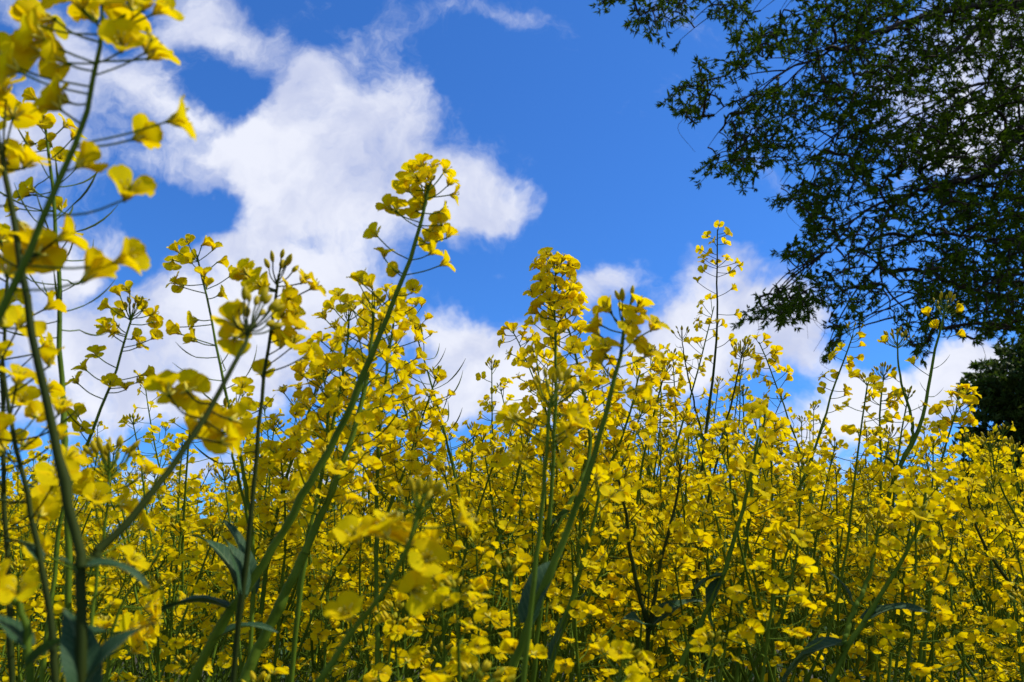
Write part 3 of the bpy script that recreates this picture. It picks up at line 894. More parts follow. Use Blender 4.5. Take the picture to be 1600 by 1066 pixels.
hero("dark bare stem with a small pointed bud tuft low right of centre", .85, [
    dict(pts=sc(C7, [(765, 75), (760, 150), (750, 230), (730, 320), (700, 430), (650, 650), (630, 800), (605, 1000)]),
         r=.0030, rt=.0015, hl=.12, buds=[(10, .010, .008)], pods=[(.05, .12, 4, .6)], fl=sc(C7, [(770, 390, 'o'), (735, 385, 'o'), (850, 430, 'o'), (480, 560, 'h'), (520, 590, 'h')])),
    dict(pts=sc(C7, [(470, 90), (500, 180), (515, 250), (540, 560), (600, 820)]), r=.0026, rt=.0013, hl=.12, Y=.8, Yb=.85, auto=[(.0, .1, 12, .026)]),
], leaves=[(1010, 985, .085, .8, .45, .1), (1010, 985, .06, -.3, .1, -.3)], seed=25)

hero("pale green stem slanting right with a drooping blue-green leaf low right of centre", .8, [
    dict(pts=sc(C7, [(1130, -100), (1110, 20), (1060, 270), (1000, 450), (960, 600), (870, 780), (720, 1066)]),
         r=.0039, rt=.0016, hl=.10, auto=[(.0, .1, 14, .026)]),
], leaves=[(1130, 905, .06, -.3, -.8, .1), (1128, 900, .05, -.6, -.3, 0)], seed=26)

hero("straight pale stem rising low in the centre below the rounded spike", .72, [
    dict(pts=sc(C7, [(395, 180), (390, 250), (370, 330), (330, 480), (270, 700), (210, 880), (150, 1066)]), r=.0039, rt=.0016, hl=.08, auto=[(.0, .06, 9, .024)], pods=[(.05, .08, 4, .8)]),
], leaves=[(860, 1040, .08, .4, .6, 0)], seed=27)

hero("widely forked stem with a broad blue-green leaf at the bottom right", .8, [
    dict(pts=sc(CA, [(985, -120), (980, 0), (880, 250), (740, 450), (640, 640), (520, 800)]) + [(1308, 1040)], r=.0041, rt=.0016, hl=.10, auto=[(.0, .1, 14, .027)]),
    dict(pts=sc(CA, [(690, 100), (670, 200), (650, 340), (620, 450), (540, 600), (470, 780), (440, 900)]), r=.0026, rt=.0016, hl=.07, buds=[(16, .014, .008)], Y=.82, Yb=.8),
], leaves=[(1325, 1010, .10, -.5, -.25, .15), (1340, 965, .08, .95, .15, -.15), (1312, 930, .05, -.5, .7, 0)], seed=28)

hero("bent stem topped by a pale bud tuft crossing the bottom right", .9, [
    dict(pts=sc(CA, [(1035, 290), (1040, 350), (1020, 500), (1000, 650), (960, 850), (920, 1066)]), r=.0032, rt=.0015, hl=.09, buds=[(16, .015, .01)],
         auto=[(.02, .09, 5, .022)]),
], seed=29)

hero("dark stem leaning left out of the right edge near the bottom corner", .95, [
    dict(pts=[(1512, 775), (1520, 815), (1545, 870), (1572, 905), (1605, 935), (1650, 1000)], r=.0034, rt=.0016, hl=.12, auto=[(.0, .12, 16, .028)]),
], seed=30)

hero("dark slanting stem at the far left below the blurred flowers", .42, [
    dict(pts=sc(C3, [(10, -420), (30, -250), (60, -80), (90, 50), (140, 270), (190, 600), (260, 950)]), r=.0026, rt=.0012, hl=.13, auto=[(.0, .12, 16, .028)]),
], leaves=[(62, 880, .03, -.8, .6, 0)], seed=31)

hero("small blurred bud tuft on a thin upright stem low at the left", .5, [
    dict(pts=sc(C3, [(500, 70), (500, 170), (485, 300), (465, 420), (430, 620), (410, 900)]), r=.0017, rt=.0010, hl=.09, buds=[(16, .014, .010)],
         fl=[(225, 740, 'o'), (185, 790, 'o'), (150, 760)], auto=[(.03, .09, 5, .028)]),
], seed=32)

hero("big blurred flower cut by the left edge near the bottom, over dark leaves", .36, [
    dict(pts=[(8, 918), (20, 935), (34, 957), (45, 1000), (50, 1066)], r=.0028, rt=.0016, hl=.05, fl=[(6, 918, 'h'), (30, 932, 'o'), (-14, 940, 'h')], fs=.85),
], leaves=[(40, 1010, .055, -.8, .3, .1), (46, 1030, .05, .6, .3, 0)], seed=33)

hero("slim dark stem at the left edge carrying a loose column of flowers", .5, [
    dict(pts=[(14, 395), (12, 430), (6, 520), (2, 640), (5, 760), (12, 900), (20, 1040)], r=.0022, rt=.0011, hl=.2, auto=[(.0, .2, 26, .028)], pods=[(.1, .2, 6, 1)]),
], seed=34)

hero("dense bushy spike between the amber-budded stem and the tallest centre spike", .85, [
    dict(pts=[(498, 590), (492, 620), (470, 680), (440, 760), (418, 860), (405, 980)], r=.0034, rt=.0015, hl=.22, auto=[(.0, .22, 42, .032)], buds=[(6, .01, .008)]),
], seed=35)

hero("thin stem with a hooked tip and large open flowers low at the left", .55, [
    dict(pts=[(255, 850), (250, 872), (215, 905), (175, 960), (165, 1050)], r=.0018, rt=.001, hl=.1,
         fl=[(195, 985, 'o'), (215, 1000, 'o'), (180, 1000, 'o'), (230, 970, 'o'), (225, 950, 'h'), (205, 1020, 'o'), (160, 985, 'o')]),
], seed=36)
hero("bushy flower cluster left of the tallest centre spike, topmost flowers level with its bend", .78, [
    dict(pts=[(545, 492), (543, 540), (532, 610), (512, 700), (490, 800), (470, 900), (460, 1000)], r=.0034, rt=.0014, hl=.22, auto=[(.0, .21, 46, .032)], buds=[(5, .008, .008)]),
    dict(pts=[(505, 560), (508, 600), (514, 660), (505, 730)], r=.002, rt=.0012, hl=.12, Y=.82, Yb=.79, auto=[(.0, .11, 24, .028)]),
], seed=37)
hero("bushy flower cluster right behind the tallest centre spike's bend", .84, [
    dict(pts=[(618, 480), (612, 520), (600, 600), (590, 700), (588, 800), (590, 900)], r=.0034, rt=.0014, hl=.24, auto=[(.0, .23, 48, .032)], buds=[(4, .008, .008)]),
    dict(pts=[(660, 640), (648, 690), (625, 760), (600, 830)], r=.002, rt=.0012, hl=.14, Y=.9, Yb=.84, auto=[(.0, .13, 26, .028)]),
], seed=38)
hero("dense flower column filling the gap between the rounded spike and the bud-crowned spike", .98, [
    dict(pts=[(925, 560), (920, 620), (915, 700), (908, 800), (900, 900)], r=.0034, rt=.0014, hl=.24, auto=[(.0, .22, 34, .034)], buds=[(4, .008, .008)]),
    dict(pts=[(838, 560), (845, 620), (868, 700), (895, 790)], r=.0022, rt=.0012, hl=.17, Y=1.0, Yb=.98, auto=[(.0, .15, 30, .03)]),
    dict(pts=[(1000, 580), (985, 650), (950, 740), (912, 810)], r=.0022, rt=.0012, hl=.17, Y=.98, Yb=.98, auto=[(.0, .15, 30, .03)]),
], seed=39)
hero("round flower head between the bud-crowned spike and the thin slanting stalk", 1.1, [
    dict(pts=sc(C6, [(745, 640), (725, 710), (690, 850), (650, 1000)]) + [(998, 760), (990, 860)], r=.003, rt=.0013, hl=.2, buds=[(6, .012, .010)],
         fl=sc(C6, [(700, 640), (680, 690), (720, 650), (740, 610), (790, 650), (800, 680), (735, 680), (770, 740), (745, 740), (790, 720), (690, 670), (765, 600), (670, 770), (680, 800),
                    (790, 780), (760, 800), (740, 830), (820, 780), (760, 870), (840, 840)])),
], seed=40)
N_HERO = 40

# ------------------------------------------------------------------ flower heads of the field plants
def head_geo(seed, lod, style):
    """a whole raceme: base at the origin, +Z up. materials 0 petal 1 stamen 2 stem 3 bud"""
    rng = np.random.default_rng(seed)
    g = Geo()
    L = rng.uniform(.11, .22)
    bend = rng.normal(0, .012, 2)
    def ax(s):
        t = s / L
        return np.array([bend[0] * t * t, bend[1] * t * t, s])
    sides = 5 if lod < 3 else 3
    V, F = tube([ax(s) for s in np.linspace(0, L, 5)], np.linspace(.0016, .0009, 5), sides); g.add(V, F, 2)
    nf = int(rng.integers(11, 20)) if style != 'bud' else int(rng.integers(4, 9))
    if lod == 3: nf = int(nf * .62)
    ga = rng.uniform(0, 6)
    for q in range(nf):
        f = (q + rng.uniform(0, .7)) / nf
        s = L * (1 - .95 * f ** 1.15 * (1 if style != 'bud' else .8)) - (0.012 if style == 'bud' else 0)
        a = ax(max(s, 0)); ga += 2.4
        tip = min(1, (L - s) / .045)
        rr = rng.uniform(.017, .028) * (.5 + .5 * tip)
        d = np.array([math.cos(ga) * rr, math.sin(ga) * rr, rr * (1.0 - .8 * tip + rng.uniform(-.1, .2))])
        p = a + d
        if lod < 3:
            V, F = tube([a, a + d * .5 - (0, 0, .001), p], [.0006] * 3, 3); g.add(V, F, 2)
        dirv = unit(unit(d) * 1.1 + np.array([0, 0, .15]) + rng.normal(0, .55, 3))
        k = int(rng.integers(0, 9)) if q > 3 else int(rng.integers(3, 9))
        if lod < 3:
            g.merge(FG[2][k] if lod == 2 else FG[1][k], frame(dirv, rng.uniform(0, 6), rng.uniform(.72, 1.02), p))
        else:
            g.merge(far_flower(rng), frame(dirv, rng.uniform(0, 6), rng.uniform(1.0, 1.3), p))
    nb = 7 if style != 'bud' else 14
    if lod == 3: nb = 3
    rr0 = .008 if style != 'bud' else .014
    for q in range(nb):
        a_ = q * 2.4; rad = rr0 * math.sqrt((q + .5) / nb)
        tip = ax(L) + (math.cos(a_) * rad, math.sin(a_) * rad, .010 * (1.1 - .8 * (rad / rr0) ** 1.5))
        if lod < 3:
            V, F = tube([ax(L - .004), tip], [.0005] * 2, 3); g.add(V, F, 2)
        g.merge(bud_geo(int(rng.integers(0, 50)), 4), frame([math.cos(a_) * .5, math.sin(a_) * .5, 1], 0, rng.uniform(.8, 1.1), tip), {0: 3})
    if lod < 3:
        for q in range(12 if style == 'pod' else 6):
            s = rng.uniform(0, L * (.5 if style == 'pod' else .25)); a = ax(s); a_ = rng.uniform(0, 6.28)
            d = np.array([math.cos(a_), math.sin(a_), .3]) * rng.uniform(.014, .022)
            V, F = tube([a, a + d], [.0006] * 2, 3); g.add(V, F, 2)
            g.merge(pod_geo(int(rng.integers(0, 50)), 3), frame_up([math.cos(a_), math.sin(a_), rng.uniform(.1, .8)], [0, 0, 1], rng.uniform(.7, 1.05), a + d), {0: 2})
    return g

def far_flower(rng):
    g = Geo()
    for k in range(4):
        a = k * np.pi / 2 + rng.uniform(-.3, .3)
        r1, z1 = .0045, .0045 + rng.uniform(-.001, .001)
        r2, z2 = .0085, z1 + rng.uniform(-.002, .003)
        w = .0042
        V = np.array([(0, 0, .001), (r1, -w, z1), (r2, 0, z2), (r1, w, z1)])
        g.add(V @ rotz(a).T, np.array([[0, 1, 2, 3]]), 0)
    return g

STY = ['full', 'full', 'pod', 'full', 'bud', 'full', 'pod', 'full', 'bud', 'full', 'full', 'full', 'full', 'pod']
HG1 = [head_geo(900 + i, 1, STY[i]).mesh("flower_head", [M_PETAL, M_STAMEN, M_STEM, M_BUD]) for i in range(14)]
HG2 = [head_geo(940 + i, 2, STY[i]).mesh("flower_head", [M_PETAL, M_STAMEN, M_STEM, M_BUD]) for i in range(14)]
HG3 = [head_geo(980 + i, 3, STY[i]) for i in range(8)]

def plant_layout(seed, nbr=(6, 9), zlo=.42):
    """skeleton of a branched rape plant 1.3 m tall: main path, branch paths, head frames, leaf frames"""
    rng = np.random.default_rng(seed)
    H = 1.16
    bx, by = rng.normal(0, .05, 2)
    main = smooth_path([(0, 0, -.02), (bx * .3, by * .3, .4), (bx * .6, by * .6, .8), (bx, by, H)], 4)
    zs = main[:, 2]
    ev = lambda z: np.array([np.interp(z, zs, main[:, k]) for k in range(3)])
    nb = int(rng.integers(*nbr))
    br, heads, leaves = [], [(main[-1], unit(main[-1] - main[-4]))], []
    ga = rng.uniform(0, 6)
    for q in range(nb):
        z0 = zlo + (.98 - zlo) * ((q + rng.uniform(0, .6)) / nb) ** .85
        a = ev(z0); ga += 2.4
        L = (H - z0) * rng.uniform(.55, 1.02) + .10
        o = np.array([math.cos(ga), math.sin(ga), 0])
        sp = rng.uniform(.34, .62)
        p1 = a + o * L * sp * .55 + (0, 0, L * .45)
        p2 = a + o * L * sp * .85 + (0, 0, L * .92)
        P = smooth_path([a, p1, p2], 3)
        br.append(P); heads.append((P[-1], unit(P[-1] - P[-2])))
        if rng.random() < .45:      # second-order shoot
            o2 = np.array([math.cos(ga + 1.7), math.sin(ga + 1.7), 0])
            b = P[3]; P2 = smooth_path([b, b + o2 * L * .12 + (0, 0, L * .2), b + o2 * L * .2 + (0, 0, L * .46)], 2)
            br.append(P2); heads.append((P2[-1], unit(P2[-1] - P2[-2])))
        leaves.append((a, o, rng.uniform(.03, .07) * (1.25 - .5 * z0)))
    for q in range(7):
        z0 = rng.uniform(.2, .78); a = ev(z0); t = rng.uniform(0, 6.28)
        leaves.append((a, np.array([math.cos(t), math.sin(t), 0]), rng.uniform(.07, .13)))
    return main, br, heads, leaves

def leaf_frame(a, o, L, dz=.35):
    yv = unit(o + np.array([0, 0, dz])); xv = unit(np.cross(yv, [0, 0, 1])); zv = np.cross(xv, yv)
    m = np.eye(4); m[:3, 0], m[:3, 1], m[:3, 2], m[:3, 3] = xv * L, yv * L, zv * L, a
    return m

protos = []
for q in range(18):
    main, br, heads, leaves = plant_layout(300 + q) if q < 12 else plant_layout(300 + q, (3, 6), .5)
    g = Geo()
    V, F = tube(main, np.linspace(.0050, .0017, len(main)), 7); g.add(V, F)
    for P in br:
        V, F = tube(P, np.linspace(.0024, .0015, len(P)), 5); g.add(V, F)
    protos.append((g.mesh("stem", [M_STEM]), heads, leaves, max(p[2] for p, d in heads) + .17))

def build_plant(q, rng, lod, label, group):
    me, heads, leaves, _ = protos[q]
    root = thing("rapeseed_plant", (0, 0, 0), label, "plant", group)
    link("stem", me, root)
    HM = HG1 if lod == 1 else HG2
    for (p, d) in heads:
        link("flower_head", HM[rng.integers(0, 14)], root, frame(unit(d * 1.0 + np.array([0, 0, .35])), rng.uniform(0, 6), rng.uniform(.85, 1.15), p))
    for (a, o, L) in leaves:
        link("leaf", LM[rng.integers(0, 7)], root, leaf_frame(a, o, L, rng.uniform(-.1, .8)))
    return root

# height of the dense flower mass as the photograph shows it: pixel x -> pixel y of its ragged top
LX = [-200, 0, 60, 110, 170, 240, 265, 300, 385, 415, 440, 520, 620, 645, 680, 700, 760, 800, 820, 870, 1000, 1050, 1080, 1140, 1160, 1250, 1295, 1310, 1355, 1370, 1440, 1480, 1515, 1600, 1900]
LY = [640, 660, 700, 700, 650, 660, 740, 730, 720, 660, 600, 575, 570, 650, 650, 620, 620, 650, 610, 570, 570, 590, 670, 690, 640, 625, 640, 720, 720, 640, 660, 660, 850, 870, 860]
rng = np.random.default_rng(42)
cands = []
def wedge_x(Y):
    return Y * 800 / FPX / math.cos(PITCH) * 1.10 + .12
tries = 0
while len(cands) < 300 - N_HERO - 4 and tries < 40000:
    tries += 1
    Y = .66 + 2.9 * rng.random() ** .95
    X = rng.uniform(-1, 1) * wedge_x(Y)
    mind = .10 if Y < 1.6 else .12
    if any((X - a) ** 2 + (Y - b) ** 2 < mind ** 2 for a, b in cands): continue
    if Y < .95 and rng.random() < .5: continue
    cands.append((X, Y))
REFS = [(60, 'the nearest dark stem'), (100, 'the stem with the pod ladder'), (180, 'the curved round-topped spike'), (350, 'the slim cloud-backed spike'), (410, 'the amber-budded stem'), (600, 'the tallest centre spike'), (690, 'the thin far pod spike'), (820, 'the small leaning spike'), (868, 'the full rounded spike'), (950, 'the bud-crowned spike'), (1075, 'the thin slanting stalk'), (1110, 'the tallest thin spike'), (1140, 'the tight bud tuft'), (1220, 'the arching spike'), (1290, 'the loose-budded stem'), (1377, 'the flat bud tuft'), (1430, 'the tall forked plant'), (1480, 'the spike before the dark tree'), (1565, 'the curving budded stem'), (1600, 'the last budded stem')]
proto_cache = {}
def copy_plant(src):
    r = src.copy(); COL.objects.link(r)
    for ch in src.children:
        c = ch.copy(); COL.objects.link(c); c.parent = r
    return r
cnt = 0
PLACED = []
for (X, Y) in cands:
    thin = float(np.interp(800 + X * FPX * math.cos(PITCH) / Y, LX, LY))
    lod = 1 if Y < 1.5 else 2
    xx = 800 + X * FPX * math.cos(PITCH) / Y
    ly = thin + (rng.exponential(95) if Y < 1.9 else rng.exponential(45)) - 6
    if Y < .95: ly = max(ly, 790 + rng.uniform(-10, 140))
    elif Y < 1.25: ly = max(ly, thin + 20 + rng.uniform(0, 160))
    el = PITCH + math.atan((533 - ly) / FPX)
    htop = CAM_H + math.tan(el) * Y
    nat = rng.normal(1.34, .08)
    h = min(htop, nat + .10) if Y < 2.0 else min(htop, nat)
    h = max(h, .80)
    band = 0 if Y < 1.25 else (1 if Y < 2.2 else 2)
    key = (int(rng.integers(0, 12)) if Y > 1.35 else int(rng.integers(12, 18)), lod)
    if key not in proto_cache:
        proto_cache[key] = o = build_plant(key[0], rng, lod, "", "")
    else:
        o = copy_plant(proto_cache[key])
    s = h / protos[key[0]][3]
    o.location = (X, Y, 0)
    tl = .5 if Y < 1.4 else 1.0
    tilt = Matrix.Rotation(rng.normal(0, .10) * tl, 3, 'X') @ Matrix.Rotation(rng.normal(0, .15) * tl + .02, 3, 'Y') @ Matrix.Rotation(rng.uniform(0, 6.28), 3, 'Z')
    o.rotation_euler = tilt.to_euler()
    o.scale = (rng.uniform(.95, 1.1), ) * 2 + (s,)
    rx_, rn = min(REFS, key=lambda t: abs(t[0] - xx))
    side = "left of" if xx < rx_ - 6 else ("right of" if xx > rx_ + 6 else "level with")
    row = ["nearer", "middle", "farther"][band]
    PLACED.append((o, xx, row, side, rn))
    o['label'] = "rape plant in the " + row + " rows of flowers, " + side + " " + rn
    o['group'] = row + " rows of the yellow mass, " + side + " " + rn
    cnt += 1

ORD = ["first", "second", "third", "fourth", "fifth", "sixth", "seventh", "eighth", "ninth", "tenth"]
sets = {}
for t in PLACED:
    if t[2] != "farther": sets.setdefault(t[2:], []).append(t)
for (row, side, rn), ts in sets.items():
    if len(ts) > 1:
        for k, t in enumerate(sorted(ts, key=lambda t: t[1])[:10]):
            t[0]['label'] = ORD[k] + " rape plant from left, " + row + " rows " + side + " " + rn

# ------------------------------------------------------------------ the field beyond the counted plants: one mass
fp = []
for q in range(10):
    main, br, heads, leaves = plant_layout(600 + q)
    r_ = np.random.default_rng(q)
    g = Geo()
    V, F = tube(main[::3], np.linspace(.0045, .0018, len(main[::3])), 3); g.add(V, F, 2)
    for P in br:
        V, F = tube(P[::3] if len(P) > 5 else P[[0, -1]], .0018, 3); g.add(V, F, 2)
    for (p, d) in heads:
        g.merge(HG3[r_.integers(0, 8)], frame(unit(d + np.array([0, 0, .35])), r_.uniform(0, 6), r_.uniform(.9, 1.15), p))
    for (a, o, L) in leaves[:5]:
        g.merge(LGS[r_.integers(0, 5)], leaf_frame(a, o, L * 12, .4), {0: 4, 1: 4})
    fp.append(g)
lp = []       # lighter plants for far off: few, larger flower clumps
for q in range(6):
    r_ = np.random.default_rng(70 + q); g = Geo()
    for k in range(46):
        a = r_.uniform(0, 6.28); rr = .30 * math.sqrt(r_.random()); z = 1.30 - .5 * r_.random() ** 1.4 - rr * .3
        s = r_.uniform(.012, .024)
        n_ = unit(r_.normal(0, 1, 3) + (0, 0, .8)); m = frame(n_, r_.uniform(0, 6), s, (rr * math.cos(a), rr * math.sin(a), z))
        Vq = np.array([(-1, -.5, 0), (.2, -1, .2), (1, .3, 0), (-.2, 1, .3)]) @ m[:3, :3].T + m[:3, 3]
        g.add(Vq, np.array([[0, 1, 2, 3]]), 0)
    for k in range(5):
        a = r_.uniform(0, 6.28)
        V, F = tube([(0, 0, 0), (.1 * math.cos(a), .1 * math.sin(a), .7), (.2 * math.cos(a), .2 * math.sin(a), 1.2)], .004, 3); g.add(V, F, 2)
    lp.append(g)
field = Geo()
def scatter(Y0, Y1, dens, src, srng, xpad=.6):
    A = (Y1 ** 2 - Y0 ** 2) * .74 + xpad * (Y1 - Y0)
    n = int(A * dens)
    for _ in range(n):
        Y = math.sqrt(srng.uniform(Y0 ** 2, Y1 ** 2)); X = srng.uniform(-1, 1) * (Y * .74 + xpad / 2)
        m = np.eye(4); a = srng.uniform(0, 6.28); h = srng.normal(1.27, .08) / 1.40
        m[:3, :3] = np.array(Matrix.Rotation(srng.normal(0, .10), 3, 'X') @ Matrix.Rotation(srng.normal(0, .12), 3, 'Y')) @ (rotz(a) * (1.05, 1.05, h)); m[:3, 3] = (X, Y, 0)
        field.merge(src[srng.integers(0, len(src))], m)
srng = np.random.default_rng(9)
scatter(3.55, 6.5, 17, fp, srng)
scatter(6.5, 11, 8, fp, srng)
scatter(11, 26, 6, lp, srng, 2)
scatter(26, 70, 1.6, lp, srng, 4)
# strips beside the framed wedge, so that the field goes on to either side
for _ in range(150):
    Y = srng.uniform(.9, 3.6); sgn = srng.choice([-1, 1]); X = sgn * (wedge_x(Y) + .28 + srng.random() * 1.2)
    m = np.eye(4); m[:3, :3] = rotz(srng.uniform(0, 6.28)); m[2, 2] = srng.normal(1.27, .06) / 1.40; m[:3, 3] = (X, Y, 0)
    field.merge(fp[srng.integers(0, 10)], m)
fo = link("rapeseed_field", field.mesh("rapeseed_field", [M_PETAL, M_STAMEN, M_STEM, M_BUD, M_LEAF]))
fo['kind'] = 'stuff'; fo['label'] = "yellow flowering rape field stretching away behind the near plants"; fo['category'] = "crop field"

# ------------------------------------------------------------------ trees
def in_poly(x, y, poly):
    ins = False
    n = len(poly)
    for i in range(n):
        x1, y1 = poly[i]; x2, y2 = poly[(i + 1) % n]
        if (y1 > y) != (y2 > y) and x < (x2 - x1) * (y - y1) / (y2 - y1) + x1:
            ins = not ins
    return ins

def spray(rng, d, L, n, wid):
    """a tuft of narrow leaves fanning out around direction d"""
    Vs, Fs = [], []
    k = 0
    for q in range(n):
        dd = unit(d + rng.normal(0, .62, 3))
        l = L * rng.uniform(.65, 1.15)
        sd_ = unit(np.cross(dd, rng.normal(0, 1, 3)))
        nn = np.cross(dd, sd_)
        w = l * wid
        o = d * rng.uniform(-.3, .3) * L
        Vs.append(np.array([o, o + dd * l * .42 + sd_ * w + nn * l * .05, o + dd * l - nn * l * rng.uniform(-.05, .15), o + dd * l * .42 - sd_ * w + nn * l * .05, o + dd * l * .45 - nn * w * .5]))
        Fs.append(np.array([[0, 1, 4], [0, 4, 3], [1, 2, 4], [4, 2, 3]]) + k); k += 5
    return np.vstack(Vs), np.vstack(Fs)

def grow(seedpts, pts, rng, bias=.35):
    """greedy twig network: every point hangs on the nearest already connected node"""
    nodes = [p for p, _ in seedpts]; cost = [c for _, c in seedpts]; parent = [-1] * len(nodes)
    S = np.array(nodes)
    d0 = np.array([np.min(np.linalg.norm(S - p, axis=1)) for p in pts])
    order = np.argsort(d0)
    arr = np.zeros((len(nodes) + len(pts), 3)); arr[:len(nodes)] = S
    cst = np.zeros(len(arr)); cst[:len(nodes)] = cost
    n = len(nodes)
    for oi in order:
        p = pts[oi]
        dd = np.linalg.norm(arr[:n] - p, axis=1)
        # branches mostly run outwards and down, so prefer parents that are higher
        score = dd * (1 + .5 * np.clip((p[2] - arr[:n, 2]) / (dd + 1e-6), 0, 1)) + bias * cst[:n] * .3
        k = int(np.argmin(score))
        parent.append(k); arr[n] = p; cst[n] = cst[k] + dd[k]; n += 1
    return arr, parent

# first tree: crown hanging into the frame from the upper right, its trunk outside the frame
TP = [(925, -5), (945, 25), (1000, 45), (1045, 55), (1060, 80), (1090, 70), (1110, 25), (1140, 60), (1150, 95), (1095, 98), (1075, 125), (1032, 125), (1036, 158), (1062, 184), (1120, 185), (1110, 215),
      (1086, 236), (1100, 278), (1150, 268), (1170, 300), (1215, 330), (1240, 340), (1250, 320), (1245, 365), (1215, 400), (1230, 430), (1200, 465), (1150, 490), (1160, 508), (1250, 505), (1290, 470), (1300, 500), (1285, 560),
      (1310, 570), (1330, 500), (1400, 480), (1420, 540), (1440, 560), (1470, 500), (1530, 520), (1600, 520), (1900, 560), (2500, 300), (2600, -500), (1500, -900), (900, -500)]
LIMBS = [  # pixel polylines with distance, from the trunk outwards; radius in metres at start
    ([(2050, 420, 8.6), (1850, 120, 8.4), (1720, 30, 8.3), (1560, 8, 8.0), (1430, 30, 7.8), (1330, 70, 7.6), (1230, 110, 7.4), (1165, 165, 7.2), (1125, 205, 7.1)], .13),
    ([(1990, 640, 8.7), (1800, 380, 8.8), (1680, 250, 8.6), (1600, 215, 8.4), (1540, 270, 8.2), (1465, 290, 8.0), (1400, 310, 7.9), (1345, 335, 7.8), (1290, 395, 7.7), (1235, 450, 7.6), (1180, 490, 7.5)], .10),
    ([(1990, 600, 8.9), (1850, 420, 9.4), (1700, 330, 9.3), (1600, 330, 9.2), (1530, 360, 9.0), (1480, 420, 8.9), (1430, 470, 8.8)], .08),
    ([(1400, 310, 7.9), (1380, 350, 7.8), (1375, 420, 7.7), (1385, 460, 7.7), (1400, 500, 7.6), (1425, 540, 7.6)], .022),
    ([(1720, 30, 8.3), (1500, -60, 7.8), (1350, -70, 7.4), (1180, -30, 7.0), (1060, 0, 6.8), (1000, 25, 6.7)], .06),
    ([(1560, 8, 8.0), (1480, 90, 8.2), (1390, 130, 8.2), (1330, 190, 8.1), (1290, 230, 8.0), (1260, 300, 7.9)], .04),
    ([(1680, 250, 8.6), (1560, 130, 8.9), (1450, 170, 8.9), (1400, 210, 8.8), (1350, 270, 8.6)], .04),
    ([(1800, 380, 8.8), (1700, 450, 8.4), (1600, 430, 8.2), (1520, 460, 8.1), (1480, 530, 8.0)], .05),
    ([(1850, 120, 8.4), (1800, -150, 8.6), (1700, -400, 9.0), (1500, -600, 9.4)], .09),
    ([(2050, 420, 8.6), (2150, 50, 9.0), (2250, -300, 9.6)], .12),
]
trng = np.random.default_rng(77)
base_t = px(2020, 1066, 8.7); base_t[2] = 0
tree = thing("willow_tree", base_t, "large tree with drooping leafy branches hanging into the sky at the upper right", "tree")
top = px(2050, 420, 8.6)
trk = smooth_path([base_t - (0, 0, .2), base_t + (0.05, 0, 1.0), (base_t * .4 + top * .6) + (.1, 0, 0), top, top + (.2, .1, 1.2)], 6)
g = Geo(); V, F = tube(trk, np.linspace(.42, .16, len(trk)) + .12 * np.exp(-np.linspace(0, 8, len(trk))), 14); g.add(V - base_t, F)
link("trunk", g.mesh("trunk", [M_BARK]), tree)
limb_nodes = []
for pts, r0 in LIMBS:
    P = smooth_path([px(x, y, d) for x, y, d in pts], 7)
    P[1:-1] += trng.normal(0, .012, P[1:-1].shape)
    g = Geo(); V, F = tube(P, (r0 - .006) * (1 - np.linspace(0, 1, len(P))) ** 2.2 + .006, 7); g.add(V - base_t, F)
    link("limb", g.mesh("limb", [M_BARK]), tree)
    cumL = np.linspace(0, 1.2, len(P))
    limb_nodes += [(p, c * .4) for p, c in zip(P[4:], cumL[4:])]
# long thin shoots sweeping down and out to the left from the limbs
sweeps = Geo()
starts = [p for p, _ in limb_nodes]
for _ in range(330):
    a = starts[trng.integers(0, len(starts))]
    L = trng.uniform(.5, 1.7)
    d = unit([-1.0 + trng.normal(0, .35), trng.normal(0, .5), trng.uniform(-.9, .25)])
    P = [a]
    for q in range(7):
        P.append(P[-1] + d * L / 7); d = unit(d + np.array([0, 0, -.10]) + trng.normal(0, .05, 3))
    P = np.array(P)
    rel = P[-1] - (0, 0, CAM_H); c, s_ = math.cos(PITCH), math.sin(PITCH)
    dep = rel[1] * c + rel[2] * s_; qx = 800 + FPX * rel[0] / dep; qy = 533 - FPX * (rel[2] * c - rel[1] * s_) / dep
    if not in_poly(qx, qy, TP): continue
    V, F = tube(smooth_path(P, 2), np.linspace(trng.uniform(.007, .013), .0032, 15), 4); sweeps.add(V - base_t, F)
    limb_nodes += [(p, .5 + .1 * q) for q, p in enumerate(P[2:])]
def fill_density(x, y):
    """how thickly leaves stand at that side of the crown"""
    f = np.interp(x, [920, 1100, 1250, 1350, 1600, 1900], [.55, .6, .85, 1.0, 1.0, .7])
    if x > 1250 and 180 < y < 280 and x < 1300: f *= .5
    if 300 < y < 420 and 1330 < x < 1470: f *= .45
    if y > 400 and 1300 < x < 1440: f *= .38
    if 1180 < x < 1240 and 280 < y < 360: f *= .5
    return f
pts = []
